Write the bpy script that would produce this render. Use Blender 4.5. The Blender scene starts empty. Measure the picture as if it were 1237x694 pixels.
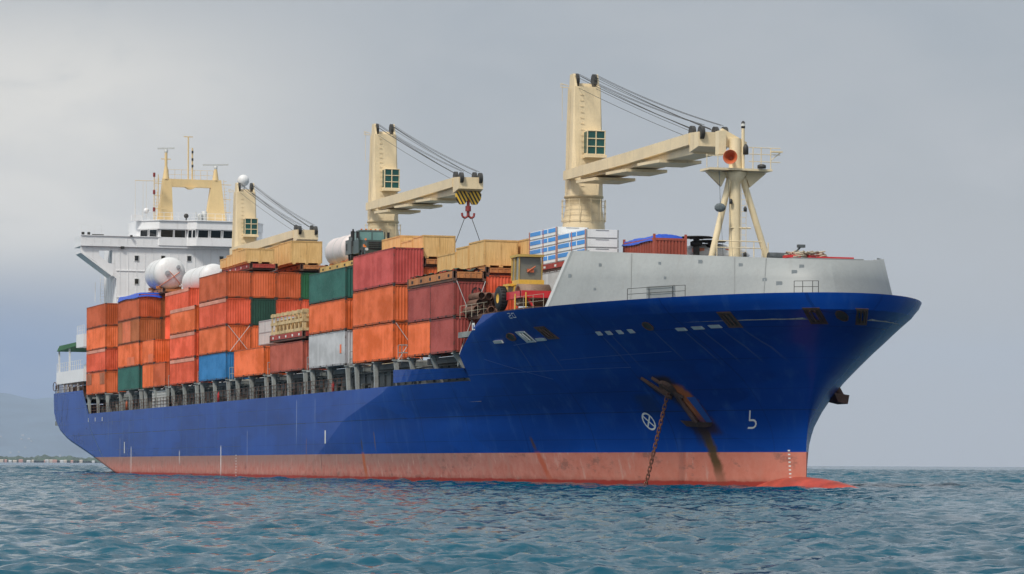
import bpy, math, random
import numpy as np
from mathutils import Vector, Matrix

# ------------------------------------------------------------------ camera, sky, sun, exposure
sc = bpy.context.scene
col = sc.collection
R = math.radians
CAM = Vector((234.9, -66.0, 1.41)); FPX = 3782.0; PSI = R(162.12); ROLL = R(0.28)
FW = Vector((math.cos(PSI), math.sin(PSI), 0)); RT = Vector((math.sin(PSI), -math.cos(PSI), 0)); UP = Vector((0, 0, 1))
cd = bpy.data.cameras.new('camera'); cam = bpy.data.objects.new('camera', cd); col.objects.link(cam)
cx = RT*math.cos(ROLL)+UP*math.sin(ROLL); cy = -RT*math.sin(ROLL)+UP*math.cos(ROLL); cz = -FW
M = Matrix((cx, cy, cz)).transposed().to_4x4(); M.translation = CAM
cam.matrix_world = M
cd.sensor_width = 36; cd.sensor_fit = 'HORIZONTAL'; cd.lens = 36*FPX/1237; cd.shift_y = (561-346.7)/1237
cd.clip_start = 0.5; cd.clip_end = 90000
sc.camera = cam
sc.view_settings.view_transform = 'Standard'; sc.view_settings.look = 'None'
sc.view_settings.exposure = 0.0; sc.view_settings.gamma = 1
sc.view_settings.use_curve_mapping = False
sc.render.engine = 'CYCLES'
sc.cycles.max_bounces = 6; sc.cycles.volume_bounces = 0; sc.cycles.transparent_max_bounces = 8
sc.cycles.use_denoising = True

SUN_DIR = Vector((0.40, -0.48, 0.78)).normalized()      # towards the sun
sl = bpy.data.lights.new('sun', 'SUN'); sl.energy = 3.1; sl.angle = R(10); sl.color = (1.0, 0.94, 0.84)
so = bpy.data.objects.new('sun', sl); col.objects.link(so)
so.rotation_euler = SUN_DIR.to_track_quat('Z', 'Y').to_euler()

w = bpy.data.worlds.new('World'); sc.world = w; w.use_nodes = True
nt = w.node_tree; nt.nodes.clear()
def N(t, kind, **kw):
    n = t.nodes.new(kind)
    for k, v in kw.items():
        if k.startswith('i_'): n.inputs[k[2:].replace('_', ' ')].default_value = v
        elif k[0] == 'n' and k[1:].isdigit(): n.inputs[int(k[1:])].default_value = v
        else: setattr(n, k, v)
    return n
def math_(t, op, a, b=None, c=None, clamp=False):
    n = t.nodes.new('ShaderNodeMath'); n.operation = op; n.use_clamp = clamp
    for i, x in enumerate((a, b, c)):
        if x is None: continue
        if isinstance(x, (int, float)): n.inputs[i].default_value = x
        else: t.links.new(x, n.inputs[i])
    return n.outputs[0]
def mixc(t, f, a, b, mode='MIX'):
    n = t.nodes.new('ShaderNodeMix'); n.data_type = 'RGBA'; n.blend_type = mode
    for i, x in ((0, f), (6, a), (7, b)):
        if isinstance(x, (int, float)): n.inputs[i].default_value = x
        elif isinstance(x, (tuple, list)): n.inputs[i].default_value = (*x[:3], 1)
        else: t.links.new(x, n.inputs[i])
    return n.outputs[2]
def smooth(t, x, lo, hi, a=0.0, b=1.0):
    n = t.nodes.new('ShaderNodeMapRange'); n.interpolation_type = 'SMOOTHSTEP'
    t.links.new(x, n.inputs[0])
    for i, v in enumerate((lo, hi, a, b)): n.inputs[i+1].default_value = v
    return n.outputs[0]
def noise(t, vec, scale, detail=4, rough=0.55, dist=0.0, out=0):
    n = t.nodes.new('ShaderNodeTexNoise'); t.links.new(vec, n.inputs['Vector'])
    n.inputs['Scale'].default_value = scale; n.inputs['Detail'].default_value = detail
    n.inputs['Roughness'].default_value = rough; n.inputs['Distortion'].default_value = dist
    return n.outputs[out]
def mapping(t, vec, scale=(1, 1, 1), loc=(0, 0, 0)):
    n = t.nodes.new('ShaderNodeMapping'); t.links.new(vec, n.inputs[0])
    n.inputs['Scale'].default_value = scale; n.inputs['Location'].default_value = loc
    return n.outputs[0]
# overcast sky: Nishita air under a broken layer of grey cloud, brighter cloud towards the sun and the zenith
tc = N(nt, 'ShaderNodeTexCoord'); D = tc.outputs['Generated']
def dotv(v):
    n = N(nt, 'ShaderNodeVectorMath', operation='DOT_PRODUCT'); nt.links.new(D, n.inputs[0]); n.inputs[1].default_value = v
    return n.outputs['Value']
sky = N(nt, 'ShaderNodeTexSky', sky_type='NISHITA', sun_disc=False)
sky.sun_elevation = math.asin(SUN_DIR.z); sky.sun_rotation = math.atan2(SUN_DIR.x, SUN_DIR.y)
sky.air_density = 1.0; sky.dust_density = 2.0
bg1 = N(nt, 'ShaderNodeBackground'); bg1.inputs[1].default_value = 0.08; nt.links.new(sky.outputs[0], bg1.inputs[0])
EL = dotv((0, 0, 1)); AZ = dotv(tuple(RT)); SN = dotv(tuple(SUN_DIR))
n1 = noise(nt, mapping(nt, D, (1, 1, 1.9), (3.1, 0.4, 0.2)), 9.0, 5, 0.5, 0.3)
n2 = noise(nt, mapping(nt, D, (1, 1, 2.2), (1.7, 2.2, 0.9)), 26.0, 5, 0.55, 0.4)
nn = math_(nt, 'ADD', math_(nt, 'MULTIPLY', n1, 0.65), math_(nt, 'MULTIPLY', n2, 0.35))
base = mixc(nt, smooth(nt, EL, 0.0, 0.16), (0.60, 0.575, 0.53), (0.42, 0.455, 0.485))
# pale break in the clouds on the left, bluish rain curtain under it
LEFT = smooth(nt, AZ, -0.01, -0.15)
brk = math_(nt, 'MULTIPLY', LEFT, math_(nt, 'MULTIPLY', smooth(nt, EL, 0.046, 0.075), smooth(nt, EL, 0.165, 0.115)))
brk = math_(nt, 'MULTIPLY', brk, smooth(nt, nn, 0.24, 0.50))
c1 = mixc(nt, brk, base, (0.93, 0.885, 0.80))
lowb = math_(nt, 'MULTIPLY', smooth(nt, AZ, -0.05, -0.15), smooth(nt, EL, 0.070, 0.03))
c2 = mixc(nt, math_(nt, 'MULTIPLY', lowb, 0.95), c1, (0.17, 0.275, 0.50))
RIGHT = math_(nt, 'MULTIPLY', smooth(nt, AZ, 0.12, 0.17), math_(nt, 'MULTIPLY', smooth(nt, EL, 0.075, 0.095), smooth(nt, EL, 0.115, 0.098)))
c2 = mixc(nt, math_(nt, 'MULTIPLY', RIGHT, smooth(nt, nn, 0.42, 0.62)), c2, (0.57, 0.57, 0.57))
c3 = mixc(nt, smooth(nt, nn, 0.36, 0.66, 0.0, 0.42), c2, (0.57, 0.575, 0.575))
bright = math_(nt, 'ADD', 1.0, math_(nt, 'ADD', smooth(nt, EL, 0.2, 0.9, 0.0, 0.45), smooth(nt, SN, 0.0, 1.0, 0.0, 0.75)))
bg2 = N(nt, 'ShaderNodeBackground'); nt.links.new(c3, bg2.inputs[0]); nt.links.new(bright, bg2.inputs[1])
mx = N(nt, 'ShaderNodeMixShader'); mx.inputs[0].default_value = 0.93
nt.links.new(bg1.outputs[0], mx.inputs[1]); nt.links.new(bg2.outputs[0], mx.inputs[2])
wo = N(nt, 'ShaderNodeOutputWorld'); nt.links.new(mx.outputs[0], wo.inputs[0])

rnd = random.Random(7)

# ------------------------------------------------------------------ materials
def new_mat(name):
    m = bpy.data.materials.new(name); m.use_nodes = True
    t = m.node_tree; b = t.nodes['Principled BSDF']
    return m, t, b
MATS = {}
def paint(name, c, rough=0.5, var=0.12, rust=0.0, dirt=0.15, metal=0.0, spec=0.5, bump=0.0, scale=1.0, rustcol=(0.13, 0.05, 0.025), lvl=0.0):
    if name in MATS: return MATS[name]
    m, t, b = new_mat(name)
    P = N(t, 'ShaderNodeTexCoord').outputs['Object']
    big = noise(t, P, 0.55*scale, 4)
    st = noise(t, mapping(t, P, (2.2*scale, 2.2*scale, 0.22*scale)), 1.4, 5, 0.6)
    fine = noise(t, P, 9*scale, 3, 0.6)
    v = math_(t, 'ADD', math_(t, 'MULTIPLY', big, 0.6), math_(t, 'MULTIPLY', fine, 0.4))
    dark = tuple(x*(1-2.2*var) for x in c); lite = tuple(min(1, x*(1+1.3*var)+0.02*var) for x in c)
    cc = mixc(t, smooth(t, v, 0.3, 0.7), dark, lite)
    if dirt: cc = mixc(t, smooth(t, st, 0.52, 0.78, 0, dirt), cc, (0.16, 0.13, 0.10))
    if rust:
        rm = math_(t, 'ADD', math_(t, 'MULTIPLY', st, 0.55), math_(t, 'MULTIPLY', noise(t, P, 2.6*scale, 6, 0.65), 0.45))
        cc = mixc(t, smooth(t, rm, 0.66-0.22*rust, 0.76-0.18*rust, 0, 0.9), cc, rustcol)
    t.links.new(cc, b.inputs['Base Color'])
    t.links.new(smooth(t, v, 0.2, 0.8, rough*0.85, min(1, rough*1.15)), b.inputs['Roughness'])
    b.inputs['Metallic'].default_value = metal; b.inputs['Specular IOR Level'].default_value = spec
    if bump:
        bn = N(t, 'ShaderNodeBump'); bn.inputs['Strength'].default_value = bump; bn.inputs['Distance'].default_value = 0.03
        t.links.new(v, bn.inputs['Height']); t.links.new(bn.outputs[0], b.inputs['Normal'])
    MATS[name] = m
    return m

def container_paint():
    m, t, b = new_mat('container_paint')
    oi = N(t, 'ShaderNodeObjectInfo'); P0 = N(t, 'ShaderNodeTexCoord').outputs['Object']
    off = N(t, 'ShaderNodeVectorMath', operation='SCALE'); off.inputs[0].default_value = (37.0, 11.0, 53.0)
    t.links.new(oi.outputs['Random'], off.inputs['Scale'])
    ad = N(t, 'ShaderNodeVectorMath', operation='ADD'); t.links.new(P0, ad.inputs[0]); t.links.new(off.outputs[0], ad.inputs[1])
    P = ad.outputs[0]
    big = noise(t, mapping(t, P, (0.5, 1.0, 0.8)), 0.7, 4)
    st = noise(t, mapping(t, P, (3.0, 3.0, 0.18)), 1.2, 5, 0.62)
    fine = noise(t, P, 5.0, 5, 0.65)
    c = oi.outputs['Color']
    hs = N(t, 'ShaderNodeHueSaturation'); t.links.new(c, hs.inputs['Color']); hs.inputs['Saturation'].default_value = 0.95; hs.inputs['Value'].default_value = 1.10
    dk = N(t, 'ShaderNodeHueSaturation'); t.links.new(c, dk.inputs['Color']); dk.inputs['Value'].default_value = 0.78
    cc = mixc(t, smooth(t, big, 0.35, 0.65), dk.outputs[0], hs.outputs[0])
    cc = mixc(t, smooth(t, st, 0.55, 0.80, 0, 0.55), cc, dk.outputs[0])
    # vertical welding seams / repaint panels: a few wide bands of slightly different tone
    bd = noise(t, mapping(t, P, (0.9, 0.9, 0.0)), 0.8, 1, 0.3)
    cc = mixc(t, smooth(t, bd, 0.58, 0.60, 0, 0.5), cc, hs.outputs[0])
    rm = math_(t, 'ADD', math_(t, 'MULTIPLY', st, 0.45), math_(t, 'MULTIPLY', fine, 0.55))
    cc = mixc(t, smooth(t, rm, 0.64, 0.72, 0, 0.6), cc, (0.12, 0.045, 0.022))
    sc_ = noise(t, mapping(t, P, (0.6, 0.6, 6.0)), 3.0, 3, 0.7)
    cc = mixc(t, smooth(t, sc_, 0.72, 0.78, 0, 0.14), cc, (0.7, 0.6, 0.52))
    t.links.new(cc, b.inputs['Base Color'])
    t.links.new(smooth(t, fine, 0.3, 0.7, 0.42, 0.65), b.inputs['Roughness'])
    return m
CONT = container_paint()
def container_dark():
    m, t, b = new_mat('container_frame_paint')
    oi = N(t, 'ShaderNodeObjectInfo'); P = N(t, 'ShaderNodeTexCoord').outputs['Object']
    dk = N(t, 'ShaderNodeHueSaturation'); t.links.new(oi.outputs['Color'], dk.inputs['Color']); dk.inputs['Value'].default_value = 0.72
    cc = mixc(t, smooth(t, noise(t, P, 3.0, 5, 0.65), 0.48, 0.64, 0, 0.8), dk.outputs[0], (0.08, 0.035, 0.02))
    t.links.new(cc, b.inputs['Base Color']); b.inputs['Roughness'].default_value = 0.6
    return m
CFRAME = container_dark()

STEEL_DARK = paint('dark_steel', (0.035, 0.034, 0.032), 0.55, 0.2)
BLACK = paint('black_rubber', (0.012, 0.012, 0.013), 0.7, 0.2, dirt=0.3)
CREAM = paint('cream_crane_paint', (0.74, 0.60, 0.385), 0.45, 0.06, rust=0.16, dirt=0.22, rustcol=(0.30, 0.12, 0.04))
CREAM2 = paint('cream_mast_paint', (0.76, 0.63, 0.41), 0.45, 0.06, rust=0.06, dirt=0.18, rustcol=(0.30, 0.12, 0.04))
YELLOW_MAST = paint('yellow_mast_paint', (0.72, 0.53, 0.27), 0.5, 0.05, rust=0.03, dirt=0.1)
WHITE = paint('white_ship_paint', (0.76, 0.76, 0.77), 0.45, 0.03, rust=0.05, dirt=0.16, rustcol=(0.42, 0.27, 0.17))
WHITE2 = paint('white_tank_paint', (0.66, 0.66, 0.66), 0.45, 0.05, rust=0.0, dirt=0.3)
GREYBULK = paint('grey_bulwark_paint', (0.262, 0.278, 0.278), 0.5, 0.05, rust=0.0, dirt=0.14, scale=0.5, rustcol=(0.25, 0.2, 0.15))
GREYLITE = paint('pale_grey_paint', (0.52, 0.53, 0.52), 0.5, 0.05, dirt=0.2)
GREYDECK = paint('grey_structure_paint', (0.21, 0.23, 0.225), 0.6, 0.18, rust=0.45, dirt=0.4, rustcol=(0.14, 0.08, 0.045))
PILLAR = paint('grey_pillar_paint', (0.33, 0.345, 0.33), 0.6, 0.14, rust=0.40, dirt=0.35, rustcol=(0.2, 0.10, 0.05))
RUSTY = paint('rusty_brown_steel', (0.115, 0.055, 0.036), 0.75, 0.3, rust=0.2, dirt=0.3)
RUSTPIPE = paint('brown_drum_steel', (0.21, 0.13, 0.085), 0.6, 0.2, rust=0.3)
RACKRED = paint('red_rack_paint', (0.36, 0.045, 0.03), 0.55, 0.15, rust=0.25, dirt=0.3)
RACKORANGE = paint('orange_rack_paint', (0.44, 0.17, 0.055), 0.6, 0.18, rust=0.40, dirt=0.4)
RACKYELLOW = paint('yellow_rack_paint', (0.58, 0.36, 0.11), 0.6, 0.15, rust=0.25, dirt=0.3)
RED = paint('red_machine_paint', (0.55, 0.025, 0.03), 0.38, 0.08, dirt=0.15)
YELLOW = paint('yellow_machine_paint', (0.72, 0.42, 0.06), 0.4, 0.08, dirt=0.2)
ORANGE = paint('orange_horn_paint', (0.52, 0.12, 0.045), 0.45, 0.08)
REDDARK = paint('dull_red_paint', (0.24, 0.03, 0.025), 0.5, 0.1)
OLIVE = paint('dark_green_truck_paint', (0.038, 0.062, 0.055), 0.38, 0.1, dirt=0.1)
TRUCKGREY = paint('grey_green_truck_paint', (0.115, 0.13, 0.125), 0.5, 0.1, dirt=0.25)
LAMPGLASS = paint('amber_lens', (0.75, 0.2, 0.03), 0.2, 0.05, dirt=0)
TARP = paint('blue_tarp', (0.012, 0.075, 0.50), 0.38, 0.15, dirt=0.05, bump=0.6, scale=1.4)
NET = paint('dark_green_net', (0.022, 0.05, 0.032), 0.85, 0.5, dirt=0.2, bump=1.0, scale=3)
GREENAWN = paint('green_awning', (0.045, 0.145, 0.065), 0.8, 0.1)
STRAPRED = paint('orange_strap', (0.62, 0.20, 0.11), 0.7, 0.1, dirt=0)
BLUEPANEL = paint('bright_blue_panel', (0.035, 0.28, 0.72), 0.4, 0.08, dirt=0.12)
BLUESHIP = paint('blue_ship_paint', (0.022, 0.075, 0.26), 0.36, 0.08, dirt=0.08)
WMARK = paint('white_marking', (0.74, 0.74, 0.70), 0.5, 0.06, dirt=0.15)
ROPE = paint('pale_rope', (0.42, 0.36, 0.27), 0.85, 0.25)
def glass(name, c, rough=0.08):
    m, t, b = new_mat(name)
    P = N(t, 'ShaderNodeTexCoord').outputs['Object']
    t.links.new(mixc(t, noise(t, P, 0.9, 2), tuple(x*0.5 for x in c), tuple(x*1.4 for x in c)), b.inputs['Base Color'])
    b.inputs['Roughness'].default_value = rough; b.inputs['Specular IOR Level'].default_value = 0.6
    return m
GLASS = glass('dark_window_glass', (0.012, 0.014, 0.016)); GREENGLASS = glass('green_cab_glass', (0.012, 0.075, 0.065))
CABGLASS = glass('smoky_cab_glass', (0.16, 0.155, 0.125), 0.08)
def plywood():
    m, t, b = new_mat('plywood'); oi = N(t, 'ShaderNodeObjectInfo'); P = N(t, 'ShaderNodeTexCoord').outputs['Object']
    off = N(t, 'ShaderNodeVectorMath', operation='ADD'); t.links.new(P, off.inputs[0]); t.links.new(oi.outputs['Location'], off.inputs[1]); P = off.outputs[0]
    g = noise(t, mapping(t, P, (7, 7, 0.5)), 1.6, 5, 0.6); f = noise(t, P, 0.9, 3)
    cc = mixc(t, smooth(t, g, 0.3, 0.72), (0.56, 0.325, 0.115), (0.76, 0.49, 0.20))
    cc = mixc(t, smooth(t, f, 0.35, 0.7, 0, 0.45), cc, (0.78, 0.52, 0.24))
    kn = noise(t, mapping(t, P, (1, 1, 0.7)), 5.0, 2, 0.5)
    cc = mixc(t, smooth(t, kn, 0.70, 0.76, 0, 0.6), cc, (0.20, 0.10, 0.04))
    t.links.new(cc, b.inputs['Base Color']); b.inputs['Roughness'].default_value = 0.75
    return m
PLY = plywood()
BATTEN = paint('timber_batten', (0.62, 0.38, 0.145), 0.75, 0.15, dirt=0.15, scale=2)

# ------------------------------------------------------------------ mesh builder and object helpers
class MB:
    def __init__(s): s.v = []; s.f = []; s.sm = []
    def add(s, vs, fs, smooth_=False):
        o = len(s.v); s.v += [tuple(map(float, p)) for p in vs]; s.f += [tuple(i+o for i in f) for f in fs]; s.sm += [smooth_]*len(fs); return s
    def box(s, a, b):
        x0, y0, z0 = [min(p, q) for p, q in zip(a, b)]; x1, y1, z1 = [max(p, q) for p, q in zip(a, b)]
        return s.add([(x0,y0,z0),(x1,y0,z0),(x1,y1,z0),(x0,y1,z0),(x0,y0,z1),(x1,y0,z1),(x1,y1,z1),(x0,y1,z1)],
                     [(0,3,2,1),(4,5,6,7),(0,1,5,4),(1,2,6,5),(2,3,7,6),(3,0,4,7)])
    def cbox(s, c, d): return s.box([c[i]-d[i]/2 for i in range(3)], [c[i]+d[i]/2 for i in range(3)])
    def hexa(s, lo, hi):      # two quads of four points each (bottom, top), same order
        return s.add(list(lo)+list(hi), [(3,2,1,0),(4,5,6,7),(0,1,5,4),(1,2,6,5),(2,3,7,6),(3,0,4,7)])
    def prism(s, poly, axis, a, b):   # poly in the two other axes (cyclic order), extruded along axis
        def mk(p, h):
            return {0: (h, p[0], p[1]), 1: (p[0], h, p[1]), 2: (p[0], p[1], h)}[axis]
        n = len(poly); vs = [mk(p, a) for p in poly]+[mk(p, b) for p in poly]
        fs = [tuple(range(n)), tuple(range(2*n-1, n-1, -1))]+[(i, i+n, (i+1) % n+n, (i+1) % n) for i in range(n)]
        return s.add(vs, fs)
    def tube(s, p, q, r, r2=None, n=10, caps=True):
        p = Vector(p); q = Vector(q); r2 = r if r2 is None else r2; d = (q-p)
        if d.length < 1e-6: return s
        d.normalize(); a = d.orthogonal().normalized(); b = d.cross(a)
        vs = []
        for c, rr in ((p, r), (q, r2)):
            for i in range(n):
                t = 2*math.pi*i/n; vs.append(c+a*rr*math.cos(t)+b*rr*math.sin(t))
        s.add(vs, [(i, (i+1) % n, (i+1) % n+n, i+n) for i in range(n)], True)
        if caps: s.add(vs[:n], [tuple(range(n-1, -1, -1))]); s.add(vs[n:], [tuple(range(n))])
        return s
    def path(s, pts, r, n=6):
        for a, b in zip(pts[:-1], pts[1:]): s.tube(a, b, r, n=n)
        return s
    def lathe(s, prof, axis_p, axis_d, n=24):   # prof: list of (dist along axis, radius)
        p = Vector(axis_p); d = Vector(axis_d).normalized(); a = d.orthogonal().normalized(); b = d.cross(a); vs = []
        for h, r in prof:
            for i in range(n):
                t = 2*math.pi*i/n; vs.append(p+d*h+(a*math.cos(t)+b*math.sin(t))*max(r, 1e-4))
        fs = []
        for k in range(len(prof)-1):
            for i in range(n):
                j = (i+1) % n; fs.append((k*n+i, k*n+j, (k+1)*n+j, (k+1)*n+i))
        return s.add(vs, fs, True)
    def sphere(s, c, r, n=16, sx=1, sy=1, sz=1):
        vs = []; fs = []; m = n//2
        for i in range(m+1):
            ph = math.pi*i/m
            for j in range(n):
                th = 2*math.pi*j/n; vs.append((c[0]+r*sx*math.sin(ph)*math.cos(th), c[1]+r*sy*math.sin(ph)*math.sin(th), c[2]+r*sz*math.cos(ph)))
        for i in range(m):
            for j in range(n):
                k = (j+1) % n; fs.append((i*n+j, (i+1)*n+j, (i+1)*n+k, i*n+k))
        return s.add(vs, fs, True)
    def mesh(s, name, mat):
        me = bpy.data.meshes.new(name); me.from_pydata(s.v, [], s.f)
        me.polygons.foreach_set('use_smooth', s.sm); me.materials.append(mat); me.update()
        return me
WORLD = {}
def wpos(o): return WORLD[o.name] if o is not None else Vector((0, 0, 0))
def link(name, data, parent=None, pos=(0, 0, 0)):
    """object at world position pos (no rotation), parented without moving"""
    o = bpy.data.objects.new(name, data); col.objects.link(o)
    if parent is not None: o.parent = parent
    o.location = Vector(pos)-wpos(parent); WORLD[o.name] = Vector(pos)
    return o
def part(name, mb, mat, parent):
    """a mesh given in world coordinates, its origin put at the parent's origin"""
    p = wpos(parent); mb.v = [(a-p.x, b-p.y, c-p.z) for a, b, c in mb.v]
    return link(name, mb.mesh(name, mat), parent, p)
def tag(o, label, cat, group=None):
    o['label'] = label; o['category'] = cat
    if group: o['group'] = group
    return o
def thing(name, pos, label, cat, group=None): return tag(link(name, None, None, pos), label, cat, group)
def solo(name, mb, mat, pos, label, cat, group=None):
    p = Vector(pos); mb.v = [(a-p.x, b-p.y, c-p.z) for a, b, c in mb.v]
    return tag(link(name, mb.mesh(name, mat), None, p), label, cat, group)
def struct(o, kind='structure'): o['kind'] = kind; return o

# ------------------------------------------------------------------ the sea
def build_sea():
    rs = [2.0]
    while rs[-1] < 34000:
        r = rs[-1]
        if r < 25: rs.append(r*1.12)
        elif r < 90: rs.append(r+max(.12, r*0.0036))
        elif r < 320: rs.append(r+0.42)
        elif r < 1200: rs.append(r+r*0.0021)
        else: rs.append(r*1.06)
    rs = np.array(rs)
    a_in = np.linspace(-R(15), R(15), 760)
    a_out = np.linspace(R(15), 2*math.pi-R(15), 120)[1:-1]
    an = np.concatenate([a_in, a_out]); na = len(an); nr = len(rs)
    base = math.atan2(FW.y, FW.x)
    A, RR = np.meshgrid(an, rs)
    x = CAM.x+RR*np.cos(base-A); y = CAM.y+RR*np.sin(base-A)
    dr = np.gradient(rs)[:, None]; fine = np.where(np.abs(A) < R(15.1), 1.0, 0.0)
    g = np.random.default_rng(11)
    h = np.zeros_like(x); ddx = np.zeros_like(x); ddy = np.zeros_like(x)
    wind = base+R(24)
    for k in range(130):
        lam = float(np.exp(g.uniform(np.log(0.26), np.log(3.4))))
        th = wind+g.normal(0, 0.75)
        kk = 2*math.pi/lam; amp = 0.0051*lam**0.82
        ph = g.uniform(0, 2*math.pi)
        # damp waves that the local mesh cannot carry
        sp = np.maximum(dr*abs(math.cos(th-base))*1.0, 0.25*dr)
        att = np.clip((lam/sp-2.2)/2.2, 0, 1)*fine
        arg = kk*(x*math.cos(th)+y*math.sin(th))+ph
        c = np.cos(arg); s_ = np.sin(arg)
        h += att*amp*c
        ddx -= att*amp*0.75*math.cos(th)*s_; ddy -= att*amp*0.75*math.sin(th)*s_
    far = np.clip((RR-120)/250, 0, 1)
    for k in range(46):     # longer swell-chop carries the far water
        lam = float(np.exp(g.uniform(np.log(2.6), np.log(9.0)))); th = wind+g.normal(0, 0.5); kk = 2*math.pi/lam; ph = g.uniform(0, 2*math.pi)
        att = np.clip((lam/np.maximum(dr*abs(math.cos(th-base)), .25*dr)-2.0)/1.6, 0, 1)*fine*far
        h += att*0.0068*lam*np.cos(kk*(x*math.cos(th)+y*math.sin(th))+ph)
    x = x+ddx; y = y+ddy
    co = np.stack([x, y, h], -1).reshape(-1, 3)
    co = np.concatenate([co, [[CAM.x, CAM.y, 0.0]]])
    i = np.arange(nr-1)[:, None]*na; j = np.arange(na)[None, :]; j2 = (j+1) % na
    f = np.stack([i+j, i+na+j, i+na+j2, i+j2], -1).reshape(-1, 4)
    me = bpy.data.meshes.new('sea')
    cen = len(co)-1
    tri = np.stack([np.full(na, cen), np.arange(na), (np.arange(na)+1) % na], -1)
    nl = f.size+tri.size
    me.vertices.add(len(co)); me.vertices.foreach_set('co', co.ravel())
    me.loops.add(nl); me.loops.foreach_set('vertex_index', np.concatenate([f.ravel(), tri.ravel()]).astype(np.int32))
    npoly = len(f)+len(tri); me.polygons.add(npoly)
    ls = np.concatenate([np.arange(len(f))*4, len(f)*4+np.arange(len(tri))*3]).astype(np.int32)
    me.polygons.foreach_set('loop_start', ls)
    me.polygons.foreach_set('use_smooth', np.ones(npoly, bool))
    me.update(calc_edges=True); me.validate()
    m, t, b = new_mat('sea_water')
    P = N(t, 'ShaderNodeTexCoord').outputs['Object']
    # wind-aligned frame so that ripples run in crests
    rot = N(t, 'ShaderNodeMapping'); t.links.new(P, rot.inputs[0]); rot.inputs['Rotation'].default_value = (0, 0, -wind); rot.inputs['Scale'].default_value = (1, 1, 1)
    Q = mapping(t, rot.outputs[0], (1.0, 0.55, 1))
    # ripples finer than the mesh: facet slopes straight from noise, so that they keep their steepness to the horizon
    acc = None
    for k_, (sc_, amt) in enumerate(((0.5, 0.45), (1.6, 0.75), (5.0, 0.85), (13.0, 0.6))):
        nz = noise(t, mapping(t, Q, (1, 1, 1), (7.3*k_, 3.1*k_, 0)), sc_, 2, 0.55, 0.2, out=1)
        v = N(t, 'ShaderNodeVectorMath', operation='SUBTRACT'); t.links.new(nz, v.inputs[0]); v.inputs[1].default_value = (0.5, 0.5, 0.5)
        m2 = N(t, 'ShaderNodeVectorMath', operation='MULTIPLY'); t.links.new(v.outputs[0], m2.inputs[0]); m2.inputs[1].default_value = (amt, amt, 0)
        if acc is None: acc = m2.outputs[0]
        else:
            ad = N(t, 'ShaderNodeVectorMath', operation='ADD'); t.links.new(acc, ad.inputs[0]); t.links.new(m2.outputs[0], ad.inputs[1]); acc = ad.outputs[0]
    geo = N(t, 'ShaderNodeNewGeometry'); ad = N(t, 'ShaderNodeVectorMath', operation='ADD'); t.links.new(geo.outputs['Normal'], ad.inputs[0]); t.links.new(acc, ad.inputs[1])
    nr_ = N(t, 'ShaderNodeVectorMath', operation='NORMALIZE'); t.links.new(ad.outputs[0], nr_.inputs[0]); t.links.new(nr_.outputs[0], b.inputs['Normal'])
    pat = noise(t, mapping(t, rot.outputs[0], (0.02, 0.008, 1)), 1.0, 4, 0.55)
    t.links.new(mixc(t, smooth(t, pat, 0.3, 0.7), (0.0010, 0.047, 0.080), (0.0022, 0.070, 0.110)), b.inputs['Base Color'])
    b.inputs['Roughness'].default_value = 0.08; b.inputs['IOR'].default_value = 1.333; b.inputs['Specular IOR Level'].default_value = 0.24
    me.materials.append(m)
    struct(link('sea', me))
build_sea()

# ------------------------------------------------------------------ hull form (x forward, y from the starboard side, z up from the waterline)
BH = 14.0
ZS = [-4, 3, 5, 7, 9, 10, 11.2, 12.6]; XS = [48.6, 48.7, 49.1, 50.0, 51.4, 52.9, 55.05, 55.45]
WZ = [-5, 2, 3, 4, 5, 6, 7, 8, 9, 9.7, 13]; WW = [0, 0, 0, .06, .22, .33, .49, .69, .92, 1, 1]
def xknuckle(z): return 23.77+(z-11.52)*5.95 if z > 5 else -15.02-(5-z)*3.0
def xstem(z): return float(np.interp(z, ZS, XS))
def yhull(x, z):
    k = xknuckle(z); t = min(max((x-k)/(xstem(z)-k), 0), 1); ww = float(np.interp(z, WZ, WW))
    gb = .12*t+.88*t**2.7; gt = .055*t+.945*(1-math.sqrt(max(0, 1-t**1.65)))
    return BH*((1-ww)*gb+ww*gt)
def ztop(x): return 12.0+0.008*max(0, x-25)
def zdeck(x): return 7.15+(x+134)*0.00235
def zbase(x): return 9.54+0.0014*x        # underside of the lowest containers

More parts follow.
